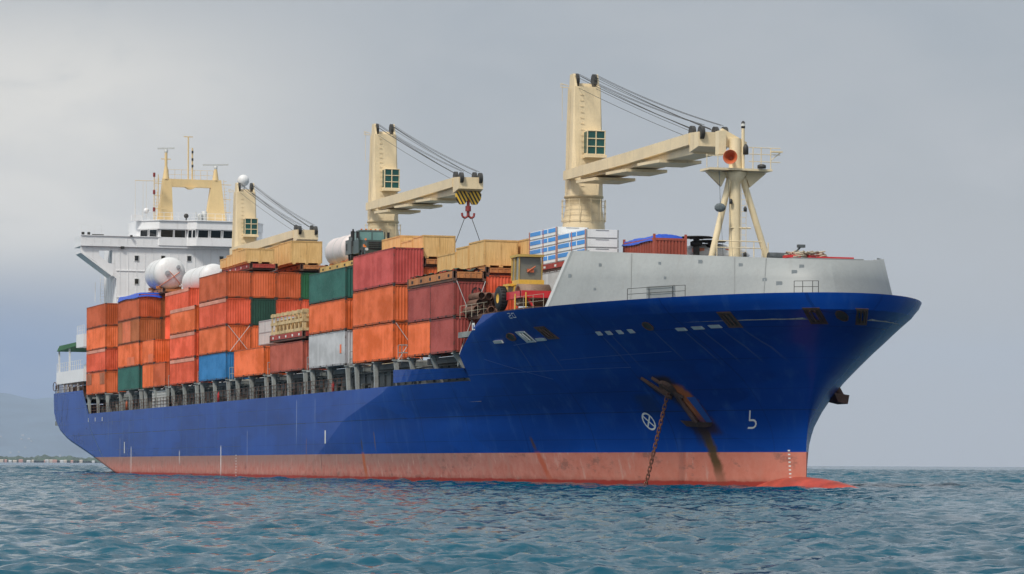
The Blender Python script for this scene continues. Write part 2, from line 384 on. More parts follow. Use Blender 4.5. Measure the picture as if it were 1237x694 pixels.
def hull_paint():
    m, t, b = new_mat('hull_paint')
    P = N(t, 'ShaderNodeTexCoord').outputs['Object']; sp = N(t, 'ShaderNodeSeparateXYZ'); t.links.new(P, sp.inputs[0])
    X, Y_, Z = sp.outputs
    X = math_(t, 'ADD', X, SHIP_O.x); Y_ = math_(t, 'ADD', Y_, SHIP_O.y)
    flat = N(t, 'ShaderNodeCombineXYZ'); t.links.new(X, flat.inputs[0]); t.links.new(Y_, flat.inputs[1]); t.links.new(Z, flat.inputs[2])
    Q = flat.outputs[0]
    big = noise(t, mapping(t, Q, (0.06, 0.06, 0.3)), 1.0, 4); st = noise(t, mapping(t, Q, (0.9, 0.9, 0.07)), 1.0, 6, 0.62)
    fine = noise(t, Q, 1.3, 6, 0.65); plates = noise(t, mapping(t, Q, (0.12, 0.12, 0.5)), 1.0, 0)
    blue = mixc(t, smooth(t, big, 0.3, 0.7), (0.0012, 0.032, 0.195), (0.003, 0.050, 0.28))
    blue = mixc(t, smooth(t, st, 0.50, 0.78, 0, 0.34), blue, (0.05, 0.13, 0.34))
    blue = mixc(t, smooth(t, math_(t, 'ADD', math_(t, 'MULTIPLY', st, 0.5), math_(t, 'MULTIPLY', fine, 0.5)), 0.63, 0.75, 0, 0.45), blue, (0.010, 0.018, 0.06))
    # horizontal strake lines
    def band(v, c, h): return math_(t, 'LESS_THAN', math_(t, 'ABSOLUTE', math_(t, 'SUBTRACT', v, c)), h)
    ln = math_(t, 'ADD', Z, math_(t, 'MULTIPLY', X, -0.0022))
    blue = mixc(t, math_(t, 'MULTIPLY', band(ln, 4.93, 0.035), 0.7), blue, (0.008, 0.018, 0.06))
    for zc in (3.1, 6.3, 8.2, 10.1):
        blue = mixc(t, math_(t, 'MULTIPLY', band(ln, zc, 0.022), 0.40), blue, (0.004, 0.012, 0.06))
    vs_ = math_(t, 'LESS_THAN', math_(t, 'ABSOLUTE', math_(t, 'SUBTRACT', math_(t, 'FRACT', math_(t, 'MULTIPLY', X, 1/8.4)), 0.5)), 0.006)
    blue = mixc(t, math_(t, 'MULTIPLY', vs_, 0.35), blue, (0.004, 0.012, 0.06))
    pp_ = noise(t, mapping(t, Q, (0.10, 0.10, 0.22), (5, 2, 9)), 1.0, 2, 0.4)
    blue = mixc(t, smooth(t, pp_, 0.54, 0.56, 0, 0.30), blue, (0.0035, 0.060, 0.33))
    red = mixc(t, smooth(t, fine, 0.3, 0.7), (0.42, 0.135, 0.105), (0.56, 0.235, 0.19))
    red = mixc(t, smooth(t, math_(t, 'ADD', math_(t, 'MULTIPLY', st, 0.6), math_(t, 'MULTIPLY', fine, 0.4)), 0.46, 0.70, 0, 0.55), red, (0.27, 0.185, 0.155))
    # chalky upper part of the boot topping, fresher red towards the bow and the waterline
    red = mixc(t, math_(t, 'MULTIPLY', smooth(t, math_(t, 'ADD', Z, math_(t, 'MULTIPLY', fine, 0.9)), 1.0, 2.5), smooth(t, X, 40.0, -10.0, 0.05, 0.75)), red, (0.235, 0.165, 0.145))
    red = mixc(t, smooth(t, X, 5.0, 40.0, 0, 0.6), red, (0.58, 0.19, 0.125))
    sp1 = noise(t, mapping(t, Q, (0.5, 0.5, 1.1), (3, 1, 7)), 1.0, 6, 0.7); sp2 = noise(t, mapping(t, Q, (1.6, 1.6, 0.5), (9, 4, 2)), 1.0, 5, 0.65)
    red = mixc(t, smooth(t, sp1, 0.55, 0.66, 0, 0.55), red, (0.17, 0.10, 0.085)); red = mixc(t, smooth(t, sp2, 0.57, 0.70, 0, 0.5), red, (0.55, 0.36, 0.31))
    red = mixc(t, smooth(t, math_(t, 'ADD', Z, math_(t, 'MULTIPLY', sp2, 0.6)), 1.0, 0.5, 0, 0.45), red, (0.20, 0.075, 0.055))
    edge = math_(t, 'ADD', Z, math_(t, 'MULTIPLY', math_(t, 'SUBTRACT', noise(t, Q, 0.8, 5, 0.7), 0.5), 0.35))
    red = mixc(t, smooth(t, edge, 0.42, 0.30, 0, 0.85), red, (0.30, 0.028, 0.022))
    slope = math_(t, 'ADD', Z, math_(t, 'MULTIPLY', X, -0.0016))
    cc = mixc(t, smooth(t, slope, 2.205, 2.235), red, blue)
    # stain marks, with the anchor flukes' painted shade among them: (x, half width, z bottom, z top, colour, strength, lean)
    stains_and_shade = [(-106.5, 0.20, -0.5, 3.2, (0.72, 0.70, 0.68), 0.85, 0), (-80.6, 0.35, 0.9, 2.7, (0.62, 0.58, 0.56), 0.55, 0), (-61.2, 0.22, -0.5, 3.1, (0.75, 0.73, 0.72), 0.9, 0),
              (-50.0, 0.10, 0, 4.5, (0.5, 0.55, 0.65), 0.35, 0), (-27.5, 0.12, 0.0, 3.6, (0.16, 0.06, 0.03), 0.7, 0), (-31.0, 0.15, 2.5, 7.0, (0.40, 0.48, 0.62), 0.4, 0), (-24.5, 0.1, 4.0, 7.0, (0.40, 0.48, 0.62), 0.3, 0),
              (-10.4, 0.50, -0.3, 2.35, (0.42, 0.10, 0.03), 0.75, -0.15), (22.0, 0.5, -0.3, 2.35, (0.44, 0.085, 0.035), 0.70, -0.45), (-10.5, 0.22, 2.2, 3.4, (0.05, 0.035, 0.02), 0.8, -0.1), (21.6, 0.25, 2.2, 3.4, (0.06, 0.035, 0.02), 0.8, -0.3), (-7.0, 0.16, 2.2, 4.0, (0.13, 0.08, 0.03), 0.7, 0), (-22.5, 0.25, 0.4, 2.3, (0.16, 0.08, 0.06), 0.5, 0),
              (56.4, 0.16, 11.0, 12.4, (0.10, 0.05, 0.02), 0.0, 0),
              (-120.2, 0.12, 3.0, 6.5, (0.10, 0.12, 0.14), 0.6, 0), (-113.0, 0.15, 0.5, 4.2, (0.45, 0.42, 0.4), 0.4, 0),
              (40.6, 0.60, -0.4, 3.9, (0.075, 0.050, 0.02), 0.95, -0.25), (40.1, 0.9, 2.4, 4.3, (0.02, 0.018, 0.03), 0.6, -0.2), (39.8, 1.25, 3.4, 7.4, (0.035, 0.02, 0.015), 0.9, -0.35), (40.4, 0.95, 3.8, 6.8, (0.40, 0.12, 0.045), 0.95, -0.22), (40.1, 0.35, 4.4, 6.2, (0.62, 0.30, 0.16), 0.6, -0.2), (40.9, 1.5, 3.2, 4.3, (0.03, 0.016, 0.02), 0.85, -0.2),  # last entry: shade of the anchor flukes, painted as a dark smear
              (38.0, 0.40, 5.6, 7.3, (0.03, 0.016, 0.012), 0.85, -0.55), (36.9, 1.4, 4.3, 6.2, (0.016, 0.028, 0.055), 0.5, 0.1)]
    stains_and_shade += [(x, 0.10, z-2.4, z, (0.10, 0.13, 0.22), 0.40, 0) for x, z in ((26.8, 10.0), (30.6, 9.9), (45.8, 10.1), (47.2, 10.1), (48.6, 10.2), (49.9, 10.2), (38.0, 10.0), (39.0, 10.0), (43.3, 10.3))]
    for x0, hw, z0, z1, c, s_, lean in stains_and_shade:
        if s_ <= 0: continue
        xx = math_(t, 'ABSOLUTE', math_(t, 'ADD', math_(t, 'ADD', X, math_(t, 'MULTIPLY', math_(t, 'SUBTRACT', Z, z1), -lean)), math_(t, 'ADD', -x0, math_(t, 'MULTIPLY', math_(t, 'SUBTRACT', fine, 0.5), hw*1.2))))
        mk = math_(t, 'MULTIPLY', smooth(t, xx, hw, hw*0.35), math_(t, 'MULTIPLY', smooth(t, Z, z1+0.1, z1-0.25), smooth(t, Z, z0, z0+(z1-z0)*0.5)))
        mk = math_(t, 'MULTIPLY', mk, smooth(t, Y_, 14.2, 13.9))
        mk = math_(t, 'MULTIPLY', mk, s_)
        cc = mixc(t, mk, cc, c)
    t.links.new(cc, b.inputs['Base Color'])
    t.links.new(smooth(t, slope, 2.2, 2.24, 0.55, 0.26), b.inputs['Roughness'])
    bn = N(t, 'ShaderNodeBump'); bn.inputs['Strength'].default_value = 0.34; bn.inputs['Distance'].default_value = 0.06
    fr_ = math_(t, 'ABSOLUTE', math_(t, 'SUBTRACT', math_(t, 'FRACT', math_(t, 'MULTIPLY', X, 1/2.4)), 0.5))
    t.links.new(math_(t, 'ADD', math_(t, 'ADD', math_(t, 'MULTIPLY', noise(t, mapping(t, Q, (0.35, 0.35, 0.5)), 1.0, 2), 1.0), math_(t, 'MULTIPLY', fr_, 0.25)), math_(t, 'MULTIPLY', fine, 0.12)), bn.inputs['Height'])
    t.links.new(bn.outputs[0], b.inputs['Normal'])
    b.inputs['Specular IOR Level'].default_value = 0.09
    return m
SHIP_O = Vector((-45.0, BH, 0.0))
ship = thing('cargo_ship', SHIP_O, 'blue container ship with a white bridge and three cream deck cranes, lying at anchor', 'ship')
HULLM = hull_paint()

def mirror_pts(p): return (p[0], 2*BH-p[1], p[2])
def grid_faces(nr, nc, flip=False, o=0):
    fs = []
    for i in range(nr-1):
        for j in range(nc-1):
            q = (o+i*nc+j, o+i*nc+j+1, o+(i+1)*nc+j+1, o+(i+1)*nc+j)
            fs.append(q[::-1] if flip else q)
    return fs
hb = MB()
def sheet(rows, smooth_=True):
    nr, nc = len(rows), len(rows[0])
    hb.add([p for r in rows for p in r], grid_faces(nr, nc), smooth_)
    hb.add([mirror_pts(p) for r in rows for p in r], grid_faces(nr, nc, True), smooth_)
# lower edge of the flat side: bilge rises towards the stern
BX = [-157.5, -157.2, -155.0, -147.8, -133.6, -124.6, -115.4, -95, -70, 60]; BZ = [8.7, 7.3, 5.6, 4.1, 2.4, 1.2, 0.0, -2.0, -3.6, -3.6]
BRAD = 0.4
def zbot(x): return float(np.mean([np.interp(x+d, BX, BZ) for d in np.linspace(-2.2, 2.2, 9)])) if x > -155.2 else float(np.interp(x, BX, BZ))
stx = [-157.5, -157.2, -156.8, -156, -155, -153.1, -151, -148, -145.3, -141, -136, -131.1, -126.5, -122.1, -117.5, -112.9, -104, -95, -85, -70, -50, -33]
# flat side, aft part (below the weather deck), with bilge turn under it
rows = []
for fz in np.linspace(0, 1, 9):
    row = []
    for x in stx:
        zt = max(zdeck(x), zbot(x)+BRAD)
        zb = zbot(x)+BRAD
        row.append((x, 0.0, zb+(zt-zb)*fz))
    rows.append(row)
sheet(rows)
rows = []
for a in np.linspace(0, 90, 7):
    row = []
    for x in stx:
        zb = zbot(x)+BRAD; rr = BRAD
        row.append((x, rr*(1-math.cos(R(a))) if a < 89 else BH*0.9, zb-rr*math.sin(R(a))))
    rows.append(row)
sheet(rows[::-1])
# forward lower part: flat piece up to the knuckle, then the flare
zl = [-3.6, -2, -1, -0.3, 0.3, 1, 1.6, 2.2, 2.8, 3.4, 4, 4.6, 5.0, 5.5, 6, 6.5, 7.0]
zl = [z for z in zl]+[7.3]
def low(z, x):  # last row follows the deck line
    return zdeck(x) if z == 7.3 else z
rows = []
for z in zl:
    k = xknuckle(z); xs_ = np.linspace(-33, max(k, -32.95), 8)
    rows.append([(x, 0.0, low(z, x)) for x in xs_])
sheet(rows)
rows = []
TT = np.concatenate([np.linspace(0, 0.9, 46), 0.9+0.1*np.sin(np.linspace(0, math.pi/2, 15))[1:]])
for z in zl:
    k = max(xknuckle(z), -32.95); s_ = xstem(z); r = []
    for t in TT:
        x = k+(s_-k)*t; zz = low(z, x) if x < 16.6 else z
        r.append((x, yhull(x, zz), zz))
    rows.append(r)
sheet(rows)
# forecastle side above z 7.3, with the raked aft edge
def aft_edge(z): return 16.4+0.2*(z-7.3)/2.1 if z < 9.4 else 16.6+(z-9.4)/(11.97-9.4)*6.8
zu = [7.3, 7.9, 8.5, 9.0, 9.4, 9.8, 10.2, 10.6, 10.9, 11.2, 11.5, 11.8, 12.0]
rows_f, rows_c = [], []
for z in zu:
    e = aft_edge(min(z, 11.97)); k = max(xknuckle(z), e); s_ = xstem(z)
    def zz(x): return z if z < 12 else ztop(x)
    rows_f.append([(x, 0.0, zz(x)) for x in np.linspace(e, k, 3)])
    rows_c.append([(k+(s_-k)*t, yhull(k+(s_-k)*t, z), zz(k+(s_-k)*t)) for t in TT])
fl = [i for i, z in enumerate(zu) if xknuckle(z) > aft_edge(min(z, 11.97))+0.02]
i0 = max(0, fl[0]-1); sheet(rows_f[i0:])
i1 = zu.index(11.2); sheet(rows_c[:i1+1]); sheet(rows_c[i1:])
# inner face of the bow bulwark
rows = []
for z in (11.3, 12.0):
    k = 24.5; s_ = xstem(z)-0.12
    rows.append([(k+(s_-k)*t, yhull(k+(s_-k)*t, z)+0.12, z if z < 12 else ztop(k+(s_-k)*t)) for t in TT])
sheet(rows[::-1])
k0 = 24.5; cap0 = [(k0+(xstem(12)-k0)*t, yhull(k0+(xstem(12)-k0)*t, 12.0), ztop(k0+(xstem(12)-k0)*t)) for t in TT]
sheet([cap0, [(p[0]-0.05*(p[1] > 8), p[1]+0.12, p[2]) for p in cap0]])
# stern upper side with raked forward edge, transom, decks
rows = []
for fz in np.linspace(0, 1, 6):
    rows.append([(x, 0.0, max(zbot(x)+BRAD, zdeck(x))+(10.02-max(zbot(x)+BRAD, zdeck(x)))*fz) for x in [-157.5, -157.2, -156.8, -156]+list(np.linspace(-155, -132.9-3.95*fz, 8))])
sheet(rows)
hb.add([(-157.5, .4, 8.8), (-157.5, 2*BH-.4, 8.8), (-157.5, 2*BH, 10.02), (-157.5, 0, 10.02)], [(0, 1, 2, 3)])
# rail strake standing free of the hull between X 0 and the forecastle
for ys in (0, 1):
    rows = []
    a = [(x, yhull(x, 7.7), 7.70+x*0.0022) for x in np.linspace(0.1, 16.4, 10)]; b_ = [(x, yhull(x, 8.6), 8.72-0.018*x) for x in np.linspace(0.1, 16.4, 10)]
    a2 = [(p[0], p[1]+0.14, p[2]) for p in a]; b2 = [(p[0], p[1]+0.14, p[2]) for p in b_]
    g_ = [a, b_, b2, a2, a]
    if ys: g_ = [[mirror_pts(p) for p in r][::-1] for r in g_]
    hb.add([p for r in g_ for p in r], grid_faces(5, 10), False)
# plating thickness along the open gallery
gx = np.concatenate([[-132.9, -60, -10, -4], np.linspace(-2, 16.4, 14)])
for ys in (0, 1):
    g_ = [[(x, yhull(x, zdeck(x)-d_)+o_, zdeck(x)-d_) for x in gx] for o_, d_ in ((0, 0), (.25, 0), (.25, .5))]
    if ys: g_ = [[mirror_pts(p) for p in r][::-1] for r in g_]
    hb.add([p for r in g_ for p in r], grid_faces(3, len(gx)), False)
hull = part('hull', hb, HULLM, ship)

# weather deck, forecastle deck, stern deck, hatch coaming block and hatch covers
db = MB(); db.box((-157.3, 0.15, 6.0), (-20, 2*BH-0.15, 6.55)); pw = [(x, yhull(x, 6.3)+.15) for x in np.linspace(-19.99, 16.5, 24)]; db.prism(pw+[(x, 2*BH-y) for x, y in pw[::-1]], 2, 6.0, 6.55)
pts = [(x, yhull(x, 10.8)+0.25) for x in np.linspace(16.6, 53.5, 30)]
poly = pts+[(x, 2*BH-y) for x, y in pts[::-1]]
db.prism(poly, 2, 10.6, 11.0)
db.box((-157.2, 0.2, 9.0), (-137.2, 2*BH-0.2, 9.25)); part('weather_deck', db, GREYDECK, ship)
cb = MB(); cb.box((-133.5, 2.2, 6.5), (17.5, 2*BH-2.2, 9.0))
for x in np.arange(-132, 17, 2.0): cb.box((x, 2.05, 6.6), (x+0.12, 2.19, 9.0))
for z in (7.6, 8.6): cb.box((-133, 2.08, z), (17, 2.18, z+0.1))
part('hatch_coaming', cb, GREYDECK, ship)
vb = MB()
for x0, x1 in ((-134.6, -122.2), (-114.6, -102.2), (-100.4, -88.0), (-85.9, -73.4), (-71.6, -59.1), (-55.9, -43.4), (-41.2, -28.8), (-27.0, -14.5), (-12.4, 0.1), (4.0, 16.4)):
    vb.box((x0, 1.6, 9.01), (x1, 2*BH-1.6, zbase((x0+x1)/2)-0.08))
part('hatch_cover', vb, GREYDECK, ship)
# pillars that carry the outboard containers
for xf in (-122.3, -102.3, -88.1, -73.5, -59.2, -43.5, -28.9, -14.6, 0.0, 16.0):
    for k, dx in enumerate((0.15, 6.1, 11.9)):
        x = xf-dx; zb = zbase(x)-0.1; z0 = zdeck(x)-0.6
        yo = max(yhull(x, 7.3), yhull(x, 6.8)); p = MB(); p.hexa([(x-.14, yo+.26, z0), (x+.14, yo+.26, z0), (x+.14, yo+.50, z0), (x-.14, yo+.50, z0)], [(x-.16, .10, zb), (x+.16, .10, zb), (x+.16, .44, zb), (x-.16, .44, zb)])
        p.hexa([(x-.05, .45, zb-.9), (x+.05, .45, zb-.9), (x+.05, .47, zb-.9), (x-.05, .47, zb-.9)], [(x-.05, .45, zb), (x+.05, .45, zb), (x+.05, .72, zb), (x-.05, .72, zb)])
        p.box((x-.24, .02, zb+0.003), (x+.24, .9, zb+.09))
        if k == 1: p.hexa([(x-.85, yo+.3, z0), (x-.70, yo+.3, z0), (x-.70, yo+.45, z0), (x-.85, yo+.45, z0)], [(x-.24, .3, zb-.2), (x-.15, .3, zb-.2), (x-.15, .43, zb-.2), (x-.24, .43, zb-.2)])
        part('support_pillar', p, PILLAR, ship)
# gallery rail, lashing racks, pipes, deck fittings
g = MB()
for x in np.arange(-131.5, -15.0, 1.5): g.tube((x, .12, zdeck(x)), (x, .12, zdeck(x)+1.05), .028, n=5)
for dz in (0.35, 0.7, 1.05): g.tube((-132, .12, zdeck(-132)+dz), (-15, .12, zdeck(-15)+dz), .022, n=5)
part('gallery_rail', g, RUSTY, ship)
g = MB()
for z, y in ((6.9, 1.95), (7.3, 1.9), (8.85, 1.5)): g.tube((-132, y, z), (16, y, z), .07, n=6)
for i in range(190):
    x = rnd.uniform(-131, -8); h = rnd.uniform(.5, 1.6); dpt = rnd.uniform(.3, 1.0)
    g.box((x, 1.15, 6.56), (x+rnd.uniform(.25, .8), 1.15+dpt, 6.56+h))
part('gallery_fittings', g, paint('gallery_fittings_grey', (0.16, 0.17, 0.16), .65, .35, rust=.5, dirt=.4), ship)
g = MB()
for x0 in (-96.5, -94.0, -91.5):
    for z in np.arange(7.3, 9.0, .33): g.box((x0, .35, z), (x0+2.2, .55, z+.09))
    for x in (x0, x0+.7, x0+1.4, x0+2.1): g.box((x, .33, 7.2), (x+.1, .34+.2, 9.0))
part('lashing_rack', g, GREYLITE, ship)
for x, c in ((-20.6, RED), (-64.8, RED), (-112.0, ORANGE)):
    g = MB(); g.lathe([(0, 0), (.02, .13), (.8, .13), (.95, .05), (1.05, .05)], (x, .55, 7.3), (0, 0, 1), 10); part('fire_extinguisher', g, c, ship)

# ------------------------------------------------------------------ grey wave breaker round the forecastle
T3 = np.linspace(0, 1, 46)
def bk_curve(off0, off1, xa):
    """bow deck edge moved inboard along its normal by off0 (aft) .. off1 (bow)"""
    xt = xstem(12); us = np.concatenate([np.linspace(0, .85, 60), .85+.15*np.sin(np.linspace(0, math.pi/2, 60))[1:]])
    px = [xa+(xt-xa)*u for u in us]; py = [yhull(x, 12) for x in px]; out = []
    for i in range(len(px)):
        j, k = max(0, i-1), min(len(px)-1, i+1); d = Vector((px[k]-px[j], py[k]-py[j])).normalized(); n_ = Vector((-d.y, d.x))
        o = off0+(off1-off0)*min(1, max(0, py[i]-0.9)/2.6); out.append((px[i]+n_.x*o, min(py[i]+n_.y*o, BH)))
    # cut where the curve reaches the centreline and resample by arc length
    k = next((i for i, p in enumerate(out) if p[1] >= BH-1e-3), len(out)-1); out = out[:k+1]; out[-1] = (out[-1][0], BH)
    L_ = np.concatenate([[0], np.cumsum([math.hypot(b[0]-a[0], b[1]-a[1]) for a, b in zip(out[:-1], out[1:])])]); q = np.array(T3)*L_[-1]
    return [(float(np.interp(v, L_, [p[0] for p in out])), float(np.interp(v, L_, [p[1] for p in out]))) for v in q]
lo = [Vector((x, y, 12.02)) for x, y in bk_curve(.22, 1.9, 34.3)]; hi = [Vector((x, y, 15.82-.080*max(0, x-35.6))) for x, y in bk_curve(1.1, 2.85, 35.6)]
def inset(ps, d): return [Vector((p.x-d*0.25, min(p.y+d, BH), p.z)) for p in ps]
b_ = MB()
for mir in (False, True):
    L0 = [lo, [a.lerp(c, .5) for a, c in zip(lo, hi)], hi, inset(hi, .22), inset(lo, .22)]
    pts = [tuple(p) for r in L0 for p in r]
    if mir: pts = [mirror_pts(p) for p in pts]
    b_.add(pts, grid_faces(5, len(T3), mir), True)
    a, c = lo[0], hi[0]
    q = [(a.x-.05, a.y-.02, a.z), (a.x+1.2, a.y+.9, a.z), (c.x+1.0, c.y+.9, c.z), (c.x-.05, c.y-.02, c.z)]
    if mir: q = [mirror_pts(p) for p in q]
    b_.hexa(q, [(p[0]+.1, p[1]-.02 if not mir else p[1]+.02, p[2]) for p in q])
wb_ = part('wave_breaker', b_, GREYBULK, ship)
fl_ = MB(); a, c = lo[0], hi[0]
fl_.hexa([(a.x-.95, a.y+.02, a.z), (a.x, a.y-.06, a.z), (a.x, a.y+.3, a.z), (a.x-.95, a.y+.35, a.z)], [(c.x-.75, c.y+.02, c.z), (c.x, c.y-.06, c.z), (c.x, c.y+.3, c.z), (c.x-.75, c.y+.35, c.z)])
part('end_flange', fl_, GREYLITE, wb_)
def on_bk(t, f, out=0.0):
    i = min(range(len(T3)), key=lambda k: abs(T3[k]-t)); uv = lambda q: (q-CAM).dot(RT)/(q-CAM).dot(FW); jh = min(range(len(T3)), key=lambda k: abs(uv(hi[k])-uv(lo[i]))); p = lo[i].lerp(hi[jh], f)
    j = min(i+1, len(T3)-1); d = (lo[j]-lo[j-1]).normalized(); n_ = Vector((d.y, -d.x, 0)); return p+n_*out
for t in (0.33, 0.72, 0.79):
    sm = MB(); sm.tube(on_bk(t, .02, .02), on_bk(t, .98, .02), .03, n=6); part('weld_seam', sm, GREYBULK, wb_)
paint('grey_touch_up', (0.205, 0.232, 0.245), .55, .06)
for t, f, s_ in ((.10, .55, .3), (.22, .75, .25), (.2, .3, .2), (.46, .5, .22), (.6, .85, .35), (.74, .8, .3), (.80, .45, .3), (.845, .35, .4), (.9, .65, .35), (.91, .8, .3), (.45, .8, .25)):
    p = on_bk(t, f, .03); q = on_bk(min(1, t+.02), f, .03); d = (q-p).normalized()
    pch = MB(); pch.add([p-d*s_/2+Vector((0, 0, -s_*.4)), p+d*s_/2+Vector((0, 0, -s_*.4)), p+d*s_/2+Vector((0, 0, s_*.4)), p-d*s_/2+Vector((0, 0, s_*.4))], [(0, 1, 2, 3)]); part('touch_up_patch', pch, MATS['grey_touch_up'], wb_)
# small railed platforms in front of the wave breaker
for xa, xb, plate in ((43.4, 48.2, True), (54.2, 54.9, False)):
    r_ = MB(); xs_ = np.linspace(xa, xb, 6)
    pts = [(x, yhull(x, 12)+.06, ztop(x)) for x in xs_]
    for p in pts[::2]+[pts[-1]]: r_.tube(p, (p[0], p[1], p[2]+.72), .022, n=5)
    for dz in (.36, .72): r_.path([(p[0], p[1], p[2]+dz) for p in pts], .018, 5)
    part('bow_platform_rail', r_, STEEL_DARK, ship)
    if plate:
        r_ = MB(); x0, x1 = 45.0, 47.2
        r_.hexa([(x0, yhull(x0, 12)+.15, 12.05), (x1, yhull(x1, 12)+.15, 12.05), (x1, yhull(x1, 12)+.3, 12.05), (x0, yhull(x0, 12)+.3, 12.05)], [(x0, yhull(x0, 12)+.15, 12.95), (x1, yhull(x1, 12)+.15, 12.95), (x1, yhull(x1, 12)+.3, 12.95), (x0, yhull(x0, 12)+.3, 12.95)])
        part('platform_screen', r_, GREYBULK, ship)

# ------------------------------------------------------------------ bulb, hull marks, hawse holes, anchors
b_ = MB(); b_.sphere((46.4, BH, -1.20), 1.0, 32, 12.8, 2.4, 1.92)
part('bulbous_bow', b_, paint('red_antifouling', (0.44, 0.07, 0.045), .4, .2, dirt=.3), ship)
def on_hull(x, z, out=0.012): return Vector((x, yhull(x, z)-out, z-out*0.25))
def decal(name, polys, mat, out=0.012, th=0.0):
    m = MB()
    for pl in polys: m.add([on_hull(x, z, out) for x, z in pl], [tuple(range(len(pl)))])
    return part(name, m, mat, ship)
def hull_frame(x, z):
    e = .05; return (yhull(x+e, z)-yhull(x-e, z))/(2*e), (yhull(x, z+e)-yhull(x, z-e))/(2*e)
def local(xc, zc, upright=False):
    """map (metres along the plating, metres up) to (x, z) about a point of the hull"""
    yx, yz = hull_frame(xc, zc); k = 1/math.sqrt(1+yx*yx); sh = -.952*yz/(.307+.952*yx) if upright else 0.0
    return lambda a, b: (xc+a*k+sh*b, zc+b)
def plating(xc, zc):
    """(metres along the waterline, metres up, metres out) about a point of the hull, true to shape on the rounded bow too"""
    yx, _ = hull_frame(xc, zc); l = math.sqrt(1+yx*yx); tn = (1/l, yx/l); P0 = (xc, yhull(xc, zc))
    def f(a, b, out=0.012):
        z = zc+b; s_ = xstem(z); u = np.linspace(0, 1, 400); xs_ = xknuckle(z)+(s_-xknuckle(z))*np.sin(u*math.pi/2); ys = np.array([yhull(x, z) for x in xs_]); xs_ = np.concatenate([xs_, xs_[::-1][1:]]); ys = np.concatenate([ys, 2*BH-ys[::-1][1:]])
        al = (xs_-P0[0])*tn[0]+(ys-P0[1])*tn[1]; near = (np.abs(xs_-P0[0])+np.abs(ys-P0[1])) < 16
        xs_, ys, al = xs_[near], ys[near], al[near]
        i = int(np.argmin(np.abs(al))); L_ = np.concatenate([[0], np.cumsum(np.hypot(np.diff(xs_), np.diff(ys)))]); q = L_[i]+a
        x = float(np.interp(q, L_, xs_)); y = float(np.interp(q, L_, ys))
        x2 = float(np.interp(q+.05, L_, xs_)); y2 = float(np.interp(q+.05, L_, ys)); x1 = float(np.interp(q-.05, L_, xs_)); y1 = float(np.interp(q-.05, L_, ys))
        d = math.hypot(x2-x1, y2-y1) or 1; n_ = ((y2-y1)/d, -(x2-x1)/d)
        return Vector((x+n_[0]*out, y+n_[1]*out, z-out*.3))
    return f
def stroke(pts, wd):
    out = []
    for (a, b), (c, d) in zip(pts[:-1], pts[1:]):
        l = math.hypot(c-a, d-b); nx, nz = -(d-b)/l*wd/2, (c-a)/l*wd/2; ex, ez = (c-a)/l*wd*.25, (d-b)/l*wd*.25
        n_ = max(1, int(l/.3))
        for k in range(n_):
            p0 = (a-ex+(c-a+2*ex)*k/n_, b-ez+(d-b+2*ez)*k/n_); p1 = (a-ex+(c-a+2*ex)*(k+1)/n_, b-ez+(d-b+2*ez)*(k+1)/n_)
            out.append([(p0[0]-nx, p0[1]-nz), (p1[0]-nx, p1[1]-nz), (p1[0]+nx, p1[1]+nz), (p0[0]+nx, p0[1]+nz)])
    return out
cx_, cz_ = 35.89, 4.37; ring = []; LC = local(cx_, cz_)
for i in range(24):
    a, b = 2*math.pi*i/24, 2*math.pi*(i+1)/24
    ring.append([LC(r*math.cos(q), r*math.sin(q)) for r, q in ((.60, a), (.60, b), (.48, b), (.48, a))])
decal('thruster_mark', ring+stroke([LC(-.36, -.36), LC(.36, .36)], .11)+stroke([LC(-.36, .36), LC(.36, -.36)], .11), WMARK)
LB = local(45.1, 4.4, True)
def lstroke(pts, wd):
    out = []
    for (a, b), (c, d) in zip(pts[:-1], pts[1:]):
        l = math.hypot(c-a, d-b); nx, nz = -(d-b)/l*wd/2, (c-a)/l*wd/2; ex, ez = (c-a)/l*wd*.4, (d-b)/l*wd*.4
        out.append([LB(a-ex-nx, b-ez-nz), LB(c+ex-nx, d+ez-nz), LB(c+ex+nx, d+ez+nz), LB(a-ex+nx, b-ez+nz)])
    return out
arc = [(.02+.26*math.cos(q), -.27+.25*math.sin(q)) for q in np.linspace(math.pi/2, -math.pi/2, 7)]
decal('bulb_mark', lstroke([(-.30, .56), (-.30, -.02)]+arc+[(-.34, -.52)], .12), WMARK)
for i in range(9):     # draught marks near the stem
    z = .35+i*.25; decal('draught_mark', [[(47.35-.05*i*.2, z), (47.53-.05*i*.2, z), (47.53-.05*i*.2, z+.09), (47.35-.05*i*.2, z+.09)]], WMARK)
for i in range(8):
    z = .2+i*.27; decal('draught_mark', [[(-54.7, z), (-54.45, z), (-54.45, z+.1), (-54.7, z+.1)]], WMARK)
for x, z0, z1 in ((-110.3, 2.45, 3.7), (-20.9, 3.1, 4.2)): decal('load_mark', [[(x-.22, z0), (x+.12, z0), (x+.12, z1), (x-.22, z1)]], WMARK)
for x in (-133, -128.5, -124): decal('scupper_mark', [[(x-.15, 6.2), (x+.15, 6.2), (x+.15, 6.65), (x-.15, 6.65)]], WMARK)
decal('side_badge', [[(20.85, 11.0), (21.5, 11.0), (21.5, 11.5), (20.85, 11.5)]], WMARK)
decal('side_badge', [[(21.05, 11.12), (21.3, 11.12), (21.3, 11.38), (21.05, 11.38)]], BLUESHIP, .018)
decal('side_numerals', stroke([(28.5, 11.86), (28.85, 11.86), (28.85, 11.72), (28.5, 11.66), (28.5, 11.54), (28.9, 11.54)], .045)+stroke([(29.1, 11.56), (29.1, 11.84), (29.5, 11.84), (29.5, 11.56), (29.1, 11.56)], .045), WMARK)
